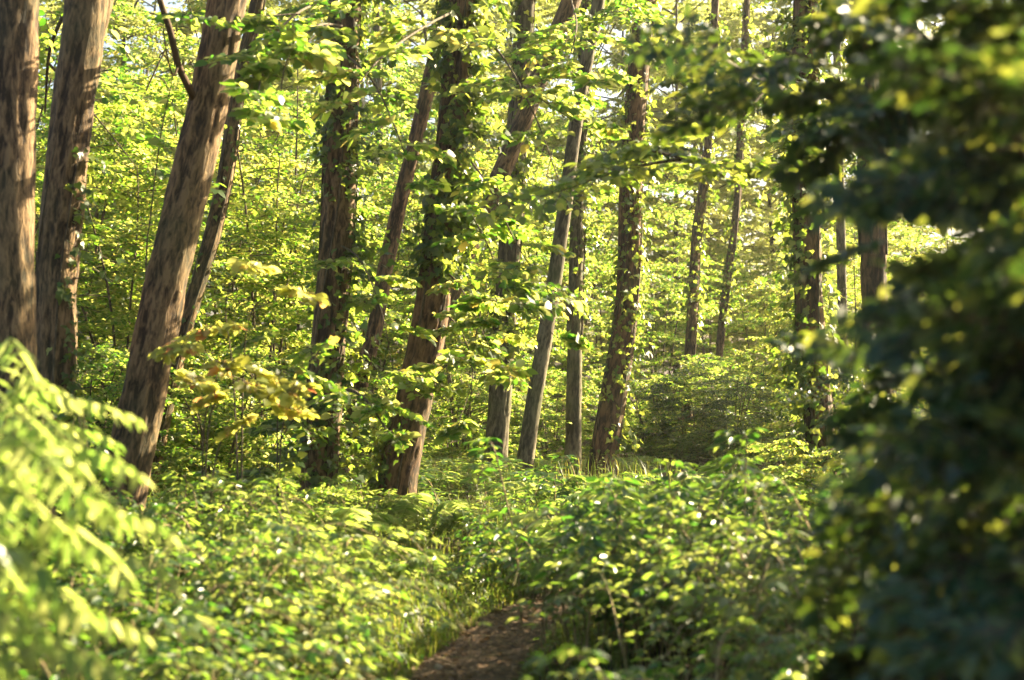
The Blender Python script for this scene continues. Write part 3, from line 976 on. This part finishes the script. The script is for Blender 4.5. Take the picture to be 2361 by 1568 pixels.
low_branch('T8', [P(1318, 0, 17.5), P(1330, 60, 14), P(1310, 140, 13), P(1270, 220, 12.5)], .012, 5, .45, 1.0, M_SYC, 809, 60)
low_branch('T12', [P(1490, 0, 18.6), P(1440, 30, 16), P(1390, 110, 15), P(1350, 230, 14)], .014, 7, .6, 1.0, M_SYC, 810, 60)
low_branch('T2', [P(200, -40, 10.4), P(150, 20, 12), P(110, 120, 13), P(100, 260, 13.5)], .03, 7, .7, 1.0, M_SYC, 812, 40)
low_branch('T15', [P(1858, 400, 13.5), P(1790, 385, 11.5), P(1690, 385, 10.2), P(1560, 360, 9.4), P(1470, 340, 9.0)], .028, 9, .6, .95, M_IVY, 813, 90, sub=2, pitch=(-.15, .15))
low_branch('T15', [P(1860, 250, 13.5), P(1800, 200, 10.5), P(1730, 170, 8.5), P(1660, 130, 7.4)], .026, 8, .6, .85, M_HOLLY, 814, 90)

# ------------------------------------------------------------------ saplings with young leaves
def sapling(label, base_px, d, stems, mat, seed, n_single, lscale=1.0, scale=.45, fine=FINE_LOBED, name='young_sapling', nspr=3):
    rng = np.random.default_rng(seed)
    bp = P(*base_px, d)
    bp[2] = float(ground_z(bp[0], bp[1])) - .03
    th = thing(name, bp, label, 'sapling')
    mbw, lv = MB(), Leaves()
    for pts in stems:
        path = smooth_path([bp] + [P(a, b, dd) for a, b, dd in pts], 24)
        tube(mbw, path, np.linspace(.008, .003, 24), 6)
        limb_sprays(mbw, lv, path, rng, nspr, scale, lscale, SPR_SPARSE, .55, True, (-.35, .1))
    link('stem', mbw.mesh('stem', M_TWIG, bp), th)
    leaf_parts(th, bp, *lv.get(), LEAF4, fine, mat, rng, n_single)


sapling('young sapling with yellow and reddish leaves right of the long bare trunk', (470, 1180), 9.0,
        [[(480, 1000, 9.0), (520, 900, 8.8), (590, 850, 8.5)], [(470, 1000, 9), (500, 860, 8.8), (450, 790, 8.6)], [(500, 1050, 9), (580, 960, 8.7), (650, 880, 8.4)]], M_YOUNG, 901, 110, .85, .27)
sapling('tall thin sapling with a few orange-tipped leaves above the reddish young one', (560, 1150), 9.6,
        [[(560, 900, 9.6), (580, 720, 9.4), (660, 665, 9.0)], [(540, 900, 9.6), (520, 700, 9.4), (560, 610, 9.0)]], M_YOUNG, 902, 60, .9, .36, nspr=2)
sapling('thin dark sapling stem standing between the furrowed trunk and the long bare one', (330, 1150), 12.0,
        [[(335, 640, 12), (345, 500, 12), (370, 300, 12), (396, 170, 12), (405, 40, 11.8)]], M_SYC, 903, 40, 1, .6, name='thin_sapling')
sapling('leafy sapling with glossy leaves in front of the ivied upright trunk foot', (640, 1200), 10.5,
        [[(640, 1000, 10.5), (640, 860, 10.4), (610, 770, 10.2)], [(650, 1000, 10.5), (690, 880, 10.4), (700, 800, 10.3)]], M_SYC, 904, 80, .8, .4)

# ------------------------------------------------------------------ brambles
def gen_bramble(seed, R, Hh, canes, nodes, leaf=.07, upright=False):
    rng = np.random.default_rng(seed)
    mbw, lv = MB(), Leaves()
    for c in range(canes):
        a = rng.uniform(0, 2 * np.pi)
        b0 = np.array([rng.normal(0, R * .35), rng.normal(0, R * .35), -.03])
        L = R * (rng.uniform(.15, .6) if upright else rng.uniform(.5, 1.15))
        if upright:
            b0 = b0 * 1.7
            b0[2] = -.03
        h = Hh * (rng.uniform(.4, 1.0) if c % 5 else rng.uniform(.9, 1.25))
        t = np.linspace(0, 1, 12)[:, None]
        dirh = np.array([math.cos(a), math.sin(a), 0])
        pth = b0 + dirh * L * t ** 1.25 + UP * h * np.sin(np.pi * (.08 + t * .66)) / 1.0 + np.array([-dirh[1], dirh[0], 0]) * .06 * np.sin(5 * t + c)
        pth[0, 2] = -.03
        tube(mbw, pth, np.linspace(.006, .003, 12), 4)
        for k in range(nodes):
            u = .12 + .88 * (k + rng.uniform(0, .9)) / nodes
            i = min(10, int(u * 11)); p = pth[i] + (pth[i + 1] - pth[i]) * (u * 11 - i)
            b = a + (1 if k % 2 else -1) * rng.uniform(.5, 1.4)
            pd = np.array([math.cos(b), math.sin(b), rng.uniform(.1, .7)])
            q = p + pd * rng.uniform(.03, .09)
            s = leaf * rng.uniform(.65, 1.2)
            n0 = UP + rng.normal(0, .45, 3)
            for e in (-1.15, 0, 1.15):
                d = np.array([math.cos(b + e), math.sin(b + e), -.25 + rng.normal(0, .15)])
                lv.one(q + d * .008, d, n0 + rng.normal(0, .15, 3), s * (1.15 if e == 0 else .9))
    return mbw, lv.get()


BR = []
for q in range(6):
    mbw, lv = gen_bramble(300 + q, .95, .66, 60, 24, .056) if q % 2 else gen_bramble(300 + q, .8, .95, 34, 22, .085, True)
    mbl = MB()
    add_leaves(mbl, *lv, POINT4, np.random.default_rng(q))
    BR.append((mbw.mesh('cane', M_CANE), mbl.mesh('foliage', M_BRAM)))


def put_bramble(x, y, sc, zs, label, group, k):
    c, l = BR[k % 6]
    th = thing('bramble_bush', (x, y, float(ground_z(x, y))), label, 'bramble', group)
    th.rotation_euler = (0, 0, rs.uniform(0, 6.28))
    th.scale = (sc, sc, sc * zs)
    link('canes', c, th, kind='stuff')
    link('foliage', l, th, kind='stuff')


ZONES = [(7.2, 13, 'bramble bush '),
         (13, 19, 'low bramble bush '),
         (19, 27, 'far bramble bush ')]
cnt = 0
y = 7.4
while y < 26:
    x = -.40 * y - .8
    while x < .42 * y + .8:
        xx, yy = x + rs.uniform(-.3, .3), y + rs.uniform(-.3, .3)
        dp = xx - float(path_x(yy))
        ok = (dp < -1.1 or dp > 1.0) if yy < 9.2 else (yy > 10.4 or abs(dp) > .7)
        if rs.random() < (.12 if yy < 9 else .27):
            ok = False
        if ok:
            lab = next(l for a, b, l in ZONES if yy < b)
            px = W / 2 + xx / yy / K
            zs = rs.choice((.4, .6, .8, 1.0, 1.45)) * (.95 if yy < 9 else .45 if yy < 13.5 else .42) 
            put_bramble(xx, yy, rs.choice((.7, .85, 1.0, 1.2)), zs, lab + beside(xx, yy), 'brambles carpeting the wood floor', cnt)
            cnt += 1
        x += 1.12 if y < 16 else 1.35
    y += 1.0 if y < 16 else 1.4


def near_bramble(label, x, y, R, Hh, canes, nodes, seed, n_single, leaf=.054, mat=None):
    b = np.array([x, y, float(ground_z(x, y))])
    th = thing('bramble_bush', b, label, 'bramble', 'bramble bushes nearest the camera')
    mbw, (p, d, n, s) = gen_bramble(seed, R, Hh, int(canes * 1.25), int(nodes * 1.25), leaf)
    link('canes', mbw.mesh('canes', M_CANE), th, kind='stuff')
    leaf_parts(th, b, p + b, d, n, s, POINT4, FINE_POINT, mat or M_BRAM, np.random.default_rng(seed), n_single)


near_bramble('bramble bush with pale shiny leaves just left of the path', -1.15, 6.6, .8, .66, 48, 18, 601, 160)
near_bramble('bramble bush with arching canes between the ferns and the path', -1.55, 5.6, .8, .68, 48, 18, 602, 160)
near_bramble('bramble bush under the fern fronds at the bottom edge', -1.25, 4.6, .7, .62, 40, 17, 603, 120)
near_bramble('shaded bramble bush crowding the path at the bottom edge', .75, 4.9, .7, .55, 46, 17, 604, 160)
near_bramble('dark bramble bush in front of the evergreens at the bottom', 1.15, 4.0, .7, .62, 46, 17, 605, 160)
near_bramble('tall bramble bush with sunlit reddish canes right of the path', 1.25, 6.0, .8, .75, 52, 17, 606, 160)
near_bramble('tall bramble bush with pale shoots beside the evergreens', 1.9, 6.6, .85, 1.0, 52, 17, 607, 120)
near_bramble('bramble bank with pale shoots rising towards the ivied dark trunk', 1.75, 8.2, .85, .72, 50, 17, 612, 80)
near_bramble('low bramble bush closing off the bend of the path', .3, 9.7, .6, .5, 36, 16, 609, 60)
near_bramble('bramble bush hiding the foot of the reddish-leaved sapling', -1.75, 8.0, .8, .72, 46, 17, 610, 80)
near_bramble('bramble bush in front of the long bare trunk foot', -2.15, 8.3, .8, .66, 46, 17, 611, 60)
near_bramble('bramble bush with yellowed leaves right beside the bend of the path', .78, 7.3, .65, .62, 46, 17, 608, 120)

# ------------------------------------------------------------------ small ferns in the undergrowth
MINI = []
for q in range(3):
    rng = np.random.default_rng(380 + q)
    mbw, lv = MB(), Leaves()
    for c in range(9):
        a = c * .7 + rng.uniform(-.2, .2)
        h = np.array([math.cos(a), math.sin(a), 0])
        L, hh = rng.uniform(.4, .65), rng.uniform(.3, .5)
        t = np.linspace(0, 1, 22)
        pth = h * (L * t)[:, None] + UP * (hh * np.sin(np.pi * (t * .72)))[:, None] + np.array([0, 0, -.02])
        tube(mbw, pth, np.linspace(.004, .0012, 22), 4)
        sd = np.array([-h[1], h[0], 0])
        for i in range(5, 22):
            z = .15 * math.sin(math.pi * (.1 + .85 * (1 - t[i]) ** .8)) + .012
            for sg in (-1, 1):
                lv.one(pth[i], sd * sg + h * .45 + UP * rng.uniform(-.4, 0), UP + rng.normal(0, .2, 3), z * rng.uniform(.85, 1.15))
    mbl = MB()
    add_leaves(mbl, *lv.get(), NARROW4, rng)
    MINI.append((mbw.mesh('frond', M_STALK), mbl.mesh('foliage', M_FERN)))
for q, (px, d, sc) in enumerate([(690, 7.0, .8), (560, 8.6, .9), (760, 9.6, .9), (430, 9.3, 1.0), (980, 11.2, .9), (1350, 9.4, 1.0), (1480, 11, 1.0), (1600, 8.8, 1.0), (1250, 13, 1.0), (1700, 12.5, 1.1), (1440, 7.4, .8), (880, 8.4, .7)]):
    p = P(px, 800, d)
    th = thing('fern', (p[0], d, float(ground_z(p[0], d)) + .12), 'small fern rosette ' + beside(p[0], d), 'fern', 'small ferns in the undergrowth')
    th.rotation_euler = (0, 0, q * 1.3)
    th.scale = (sc,) * 3
    w_, l_ = MINI[q % 3]
    link('frond', w_, th, kind='stuff')
    link('foliage', l_, th, kind='stuff')

# ------------------------------------------------------------------ nettles standing above the brambles
NET = []
for q in range(5):
    rng = np.random.default_rng(350 + q)
    mbw, lv = MB(), Leaves()
    for c in range(rng.integers(3, 6)):
        b0 = np.array([rng.normal(0, .09), rng.normal(0, .09), -.02])
        top = b0 + np.array([rng.normal(0, .14), rng.normal(0, .14), rng.uniform(.6, 1.0)])
        pth = smooth_path([b0, b0 * .5 + top * .5 + rng.normal(0, .02, 3), top], 12)
        tube(mbw, pth, np.linspace(.005, .002, 12), 4)
        for k in range(9):
            u = .25 + .75 * k / 8.5
            p = b0 + (top - b0) * u
            a0 = k * 1.571 + rng.uniform(-.3, .3)
            for e in (0, np.pi):
                d = np.array([math.cos(a0 + e), math.sin(a0 + e), rng.uniform(-.35, .25)])
                lv.one(p + d * .02, d, UP + rng.normal(0, .2, 3), .10 * (1.15 - .75 * u ** 2) * rng.uniform(.8, 1.15))
    mbl = MB()
    add_leaves(mbl, *lv.get(), POINT4, rng)
    NET.append((mbw.mesh('stalk', M_STALK), mbl.mesh('foliage', M_BRAM)))
for q in range(70):
    yy = rs.uniform(7.5, 19)
    xx = rs.uniform(-.36, .36) * yy
    if -1.0 < xx - float(path_x(yy)) < .9:
        continue
    th = thing('nettle_clump', (xx, yy, float(ground_z(xx, yy))), 'nettle stalks among brambles, ' + beside(xx, yy), 'nettle', 'nettles among the brambles')
    th.rotation_euler = (0, 0, rs.uniform(0, 6.28))
    th.scale = (rs.uniform(.75, 1.0) * (1.0 if yy < 9.5 else .5),) * 3
    w_, l_ = NET[q % 5]
    link('stalk', w_, th)
    link('foliage', l_, th, kind='stuff')

# ------------------------------------------------------------------ ferns
def fern(label, bx, by, fronds, seed, lmax=.082):
    """bracken-like fern: long stalks bent over by their own weight, leaflets in pairs along each"""
    rng = np.random.default_rng(seed)
    b = np.array([bx, by, float(ground_z(bx, by)) - .02])
    th = thing('fern', b, label, 'fern', 'ferns at the near edge')
    ms = single_leaf_meshes(FINE_NARROW, M_FERN, 'fern')
    for k, (px, py, d) in enumerate(fronds):
        tip = P(px, py, d)
        run = tip - b
        top = b + run * np.array([.42, .42, 0]) + UP * (max(run[2], .25) * 1.04 + .03) + rng.normal(0, .03, 3)
        s0 = b + rng.normal(0, .05, 3) * np.array([1, 1, 0])
        pth = smooth_path([s0, s0 * .55 + top * .45 + UP * (top[2] - b[2]) * .10, top, top * .42 + tip * .58 + UP * .045, tip], 40)
        mb = MB()
        tube(mb, pth, np.linspace(.006, .0015, 40), 5)
        fr = link('frond', mb.mesh('frond', M_STALK, b, smooth=True), th)
        seg = np.r_[0, np.cumsum(np.linalg.norm(np.diff(pth, axis=0), axis=1))]
        st, tot = seg[-1] * .38, seg[-1]
        q = st
        while q < tot - .01:
            u = (q - st) / (tot - st)
            p = np.array([np.interp(q, seg, pth[:, c]) for c in range(3)])
            tg = unit(np.array([np.interp(min(q + .02, tot), seg, pth[:, c]) for c in range(3)]) - p + 1e-6)
            sz = lmax * (.25 + .95 * math.sin(math.pi * min(1, .16 + .80 * (1 - u) ** .85))) * rng.uniform(.85, 1.15)
            sd = unit(np.cross(tg, UP))
            for sg in (-1, 1):
                dd = unit(sd * sg + tg * .5 + UP * rng.uniform(-.75, -.15))
                z = unit(UP + sd * sg * .3 + rng.normal(0, .25, 3))
                z = unit(z - dd * (z @ dd)); yv = np.cross(z, dd)
                o = bpy.data.objects.new('leaflet', ms[rng.integers(6)])
                COL.objects.link(o)
                o.parent = fr
                M = np.eye(4)
                M[:3, 0], M[:3, 1], M[:3, 2] = dd * sz, yv * sz * .85, z * sz
                M[:3, 3] = p - b
                o.matrix_basis = Matrix(M.tolist())
            q += .044


fern('tall pale fern arching in front of the thick trunks', -1.95, 4.9, [(95, 905, 4.6), (190, 935, 4.9), (330, 968, 4.7), (290, 1030, 4.9), (30, 960, 4.5), (170, 1040, 4.4)], 651)
fern('fern with bright drooping fronds in front of the long bare trunk', -1.55, 3.9, [(340, 1105, 3.7), (410, 1240, 3.8), (250, 1150, 3.5), (420, 1340, 4.0), (170, 1130, 3.4), (60, 1150, 3.5), (300, 1210, 3.7)], 652)
fern('large sunlit fern filling the lower corner', -1.5, 3.6, [(190, 1270, 3.4), (310, 1340, 3.4), (370, 1480, 3.5), (70, 1230, 3.3), (220, 1430, 3.2), (20, 1330, 3.2), (130, 1350, 3.4)], 653)
fern('fern low at the bottom corner, washed bright by the sun', -1.28, 3.0, [(120, 1500, 2.85), (270, 1550, 2.9), (30, 1430, 2.8), (-10, 1540, 2.75), (180, 1420, 3.0), (340, 1590, 3.0)], 654, .075)

# ------------------------------------------------------------------ evergreens leaning in from the right
def evergreen(label, x, y, top, limbs, seed, n_single=45, leaf=.66, scale=.30, nspr=9):
    """stems outside the frame, limbs reaching in to the given pixel points, hung with dark leaves"""
    rng = np.random.default_rng(seed)
    b = np.array([x, y, float(ground_z(x, y)) - .05])
    th = thing('evergreen_shrub', b, label, 'shrub', 'dark evergreens at the near edge')
    mbw = MB()
    stem = smooth_path([b, b + np.array([.06, .03, top * .4]), b + np.array([-.05, .06, top * .75]), b + np.array([.04, -.03, top])], 24)
    tube(mbw, stem, np.linspace(.05, .012, 24), 8)
    link('stem', mbw.mesh('stem', M_TWIG, b), th)
    for (px, py, d) in limbs:
        tip = P(px, py, d)
        z0 = np.clip(tip[2] * .8 + rng.uniform(-.15, .2), .15, top - .05)
        i = int(np.argmin(np.abs(stem[:, 2] - b[2] - z0)))
        p0 = stem[i]
        mid = p0 * .5 + tip * .5 + np.array([0, rng.normal(0, .08), rng.uniform(.05, .18)])
        path = smooth_path([p0, mid, tip], 14)
        mb, lv = MB(), Leaves()
        tube(mb, path, np.linspace(.012, .004, 14), 5)
        limb_sprays(mb, lv, path, rng, nspr, scale, leaf, SPR, .12, True, (-.8, .5), roll=.6)
        br = link('branch', mb.mesh('branch', M_TWIG, b), th)
        leaf_parts(br, b, *lv.get(), LEAF4, FINE_ROUND, M_HOLLY, rng, n_single)


evergreen('tall dark evergreen, closest and most blurred, filling the edge', 1.32, 3.0, 2.7,
          [(2210, 60, 3.2), (2310, 260, 2.9), (2170, 420, 3.1), (2340, 560, 2.8), (2230, 700, 3.0), (2370, 820, 2.8), (2190, 930, 3.1), (2330, 1050, 2.8), (2120, 1150, 3.2), (2290, 1260, 2.9), (2390, 1420, 2.7)], 671)
evergreen('tall dark evergreen behind the closest one, arching out over the clearing', 2.0, 4.4, 3.2,
          [(1720, 90, 4.6), (1790, 230, 4.4), (1980, 10, 4.5), (2080, 60, 4.3), (1990, 330, 4.3), (2100, 180, 4.2), (2040, 560, 4.3), (2170, 760, 4.2), (2010, 820, 4.5), (2110, 1010, 4.2), (2050, 1190, 4.3), (2210, 1330, 4.1)], 672)
evergreen('dark evergreen low over the shaded brambles at the bottom edge', 1.75, 3.7, 1.6,
          [(2060, 1330, 3.6), (2100, 1420, 3.4), (2010, 1510, 3.4), (2230, 1500, 3.2), (2340, 1350, 3.2)], 673, 45, .7, .26)
evergreen('evergreen at the edge behind the others, catching a little sun', 2.9, 6.4, 3.4,
          [(2140, 150, 6.2), (2240, 420, 6.0), (2150, 640, 6.2), (2260, 860, 6.0), (2140, 1040, 6.2), (2360, 250, 6.0), (2380, 700, 6.0)], 674, 30, .8, .36)

# ------------------------------------------------------------------ grass, litter and pebbles
def grass():
    rng = np.random.default_rng(77)
    n = 11000
    y = rng.uniform(5.5, 12.5, n)
    side = rng.random(n) < .68
    off = np.abs(rng.normal(0, .38, n)) + .25
    x = path_x(y) + np.where(side, -off, off + .05)
    h = rng.uniform(.04, .15, n) * (1 + .5 * (off > .6))
    a = rng.uniform(0, 2 * np.pi, n)
    b = np.stack([x, y, ground_z(x, y) - .005], 1)
    ln = np.stack([np.cos(a), np.sin(a), 0 * a], 1) * (h * rng.uniform(.1, .8, n))[:, None]
    sd = np.stack([-np.sin(a), np.cos(a), 0 * a], 1) * rng.uniform(.0018, .004, n)[:, None]
    m = b + ln * .35 + UP * (h * .6)[:, None]
    t = b + ln + UP * h[:, None]
    v = np.stack([b - sd, b + sd, m + sd * .8, m - sd * .8, t], 1)
    o = (np.arange(n) * 5)[:, None]
    mb = MB()
    mb.add(v.reshape(-1, 3), o + np.array([[0, 1, 2, 3]]), o + np.array([[3, 2, 4]]), patt=np.repeat(rng.random(n), 5))
    link('grass', mb.mesh('grass', M_GRASS), kind='stuff', label='soft green grass along the edges of the earth path', category='grass')
    n = 14000
    y = rng.uniform(7.5, 19, n)
    x = rng.uniform(-.33, .34, n) * y
    ok = (np.abs(x - path_x(y)) > .55) & (vnoise(x * 1.3 + 40, y * 1.3 + 10, 256, 66) > .45)
    x, y = x[ok], y[ok]
    n = len(x)
    h = rng.uniform(.18, .5, n)
    a = rng.uniform(0, 2 * np.pi, n)
    b = np.stack([x, y, ground_z(x, y) - .005], 1)
    ln = np.stack([np.cos(a), np.sin(a), 0 * a], 1) * (h * rng.uniform(.2, .9, n))[:, None]
    sd = np.stack([-np.sin(a), np.cos(a), 0 * a], 1) * rng.uniform(.002, .0045, n)[:, None]
    m = b + ln * .35 + UP * (h * .65)[:, None]
    t = b + ln + UP * (h * .9)[:, None]
    v = np.stack([b - sd, b + sd, m + sd * .8, m - sd * .8, t], 1)
    o = (np.arange(n) * 5)[:, None]
    mb = MB()
    mb.add(v.reshape(-1, 3), o + np.array([[0, 1, 2, 3]]), o + np.array([[3, 2, 4]]), patt=np.repeat(rng.random(n), 5))
    link('tall_grass', mb.mesh('tall_grass', M_GRASS), kind='stuff', label='longer grass blades growing up between the brambles', category='grass')
    # clover-like ground cover
    n = 5000
    y = rng.uniform(5, 13, n)
    side = rng.random(n) < .6
    off = np.abs(rng.normal(0, .45, n)) + .26
    x = path_x(y) + np.where(side, -off, off)
    p = np.stack([x, y, ground_z(x, y) + rng.uniform(.01, .09, n)], 1)
    a = rng.uniform(0, 6.28, n)
    mb = MB()
    add_leaves(mb, p, np.stack([np.cos(a), np.sin(a), rng.normal(0, .2, n)], 1), UP + rng.normal(0, .3, (n, 3)), rng.uniform(.02, .05, n), LEAF4, rng)
    link('ground_cover', mb.mesh('ground_cover', M_BRAM), kind='stuff', label='small low leaves creeping over the path edges', category='ground cover')
    n = 7000
    y = rng.uniform(3, 14, n)
    x = path_x(y) + rng.normal(0, .42, n)
    p = np.stack([x, y, ground_z(x, y) + .022], 1)
    a = rng.uniform(0, 6.28, n)
    mb = MB()
    add_leaves(mb, p, np.stack([np.cos(a), np.sin(a), rng.normal(0, .1, n)], 1), UP + rng.normal(0, .25, (n, 3)), rng.uniform(.015, .045, n), LEAF4, rng)
    link('fallen_leaves', mb.mesh('fallen_leaves', M_LITTER), kind='stuff', label='dry fallen leaves scattered over the earth path', category='leaf litter')


grass()
rng = np.random.default_rng(89)
mb = MB()
for q in range(90):
    yy = rng.uniform(5.5, 10); xx = float(path_x(yy)) + rng.normal(0, .35); a = rng.uniform(0, 6.28); L = rng.uniform(.05, .22)
    e = np.array([[xx - math.cos(a) * L / 2, yy - math.sin(a) * L / 2], [xx + rng.normal(0, .01), yy + rng.normal(0, .01)], [xx + math.cos(a) * L / 2, yy + math.sin(a) * L / 2]])
    tube(mb, np.column_stack([e, ground_z(e[:, 0], e[:, 1]) + .028]), [.003, .0028, .0015], 4)
link('fallen_twigs', mb.mesh('fallen_twigs', M_CANE), kind='stuff', label='thin broken twigs lying on the earth path', category='twigs')
rng = np.random.default_rng(88)
import bmesh
bm = bmesh.new()
bmesh.ops.create_icosphere(bm, subdivisions=2, radius=1)
for v in bm.verts:
    f = .8 + .25 * math.sin(v.co.x * 3.1 + 1) * math.cos(v.co.y * 2.7) + .08 * math.sin(7 * v.co.z)
    v.co *= f
    v.co.z *= .55
peb = bpy.data.meshes.new('pebble')
bm.to_mesh(peb)
bm.free()
peb.materials.append(M_STONE)
peb.polygons.foreach_set('use_smooth', np.ones(len(peb.polygons), bool))
for (px, py, d, s, lab) in [(1010, 1512, 7.35, .045, 'pale flat stone at the left border of the path'), (1068, 1432, 8.6, .05, 'pale upright stone in the grass where the path bends'),
                            (1100, 1520, 7.3, .022, 'small white pebble in the middle of the path'), (1062, 1484, 7.8, .018, 'tiny pale pebble farther up the path')]:
    p = P(px, py, d)
    o = link('pebble', peb, None, (p[0], d, float(ground_z(p[0], d)) + s * .3), label=lab, category='stone', group='stones on the path')
    o.scale = (s, s * .8, s)
    o.rotation_euler = (.2, .1, px)

# ------------------------------------------------------------------ damp woodland air
hm, n, l = new_mat('woodland_air')
pv = n.new('ShaderNodeVolumePrincipled')
pv.inputs['Color'].default_value = (.97, .97, .95, 1)
pv.inputs['Density'].default_value = .00035
pv.inputs['Anisotropy'].default_value = .55
ho = n.new('ShaderNodeOutputMaterial')
l.new(pv.outputs[0], ho.inputs['Volume'])
mb = MB()
x0, x1, y0, y1, z0, z1 = -70, 70, -12, 85, -1.5, 24
mb.add([(x0, y0, z0), (x1, y0, z0), (x1, y1, z0), (x0, y1, z0), (x0, y0, z1), (x1, y0, z1), (x1, y1, z1), (x0, y1, z1)],
       [(0, 3, 2, 1), (4, 5, 6, 7), (0, 1, 5, 4), (1, 2, 6, 5), (2, 3, 7, 6), (3, 0, 4, 7)])
link('haze', mb.mesh('haze', hm), kind='stuff')
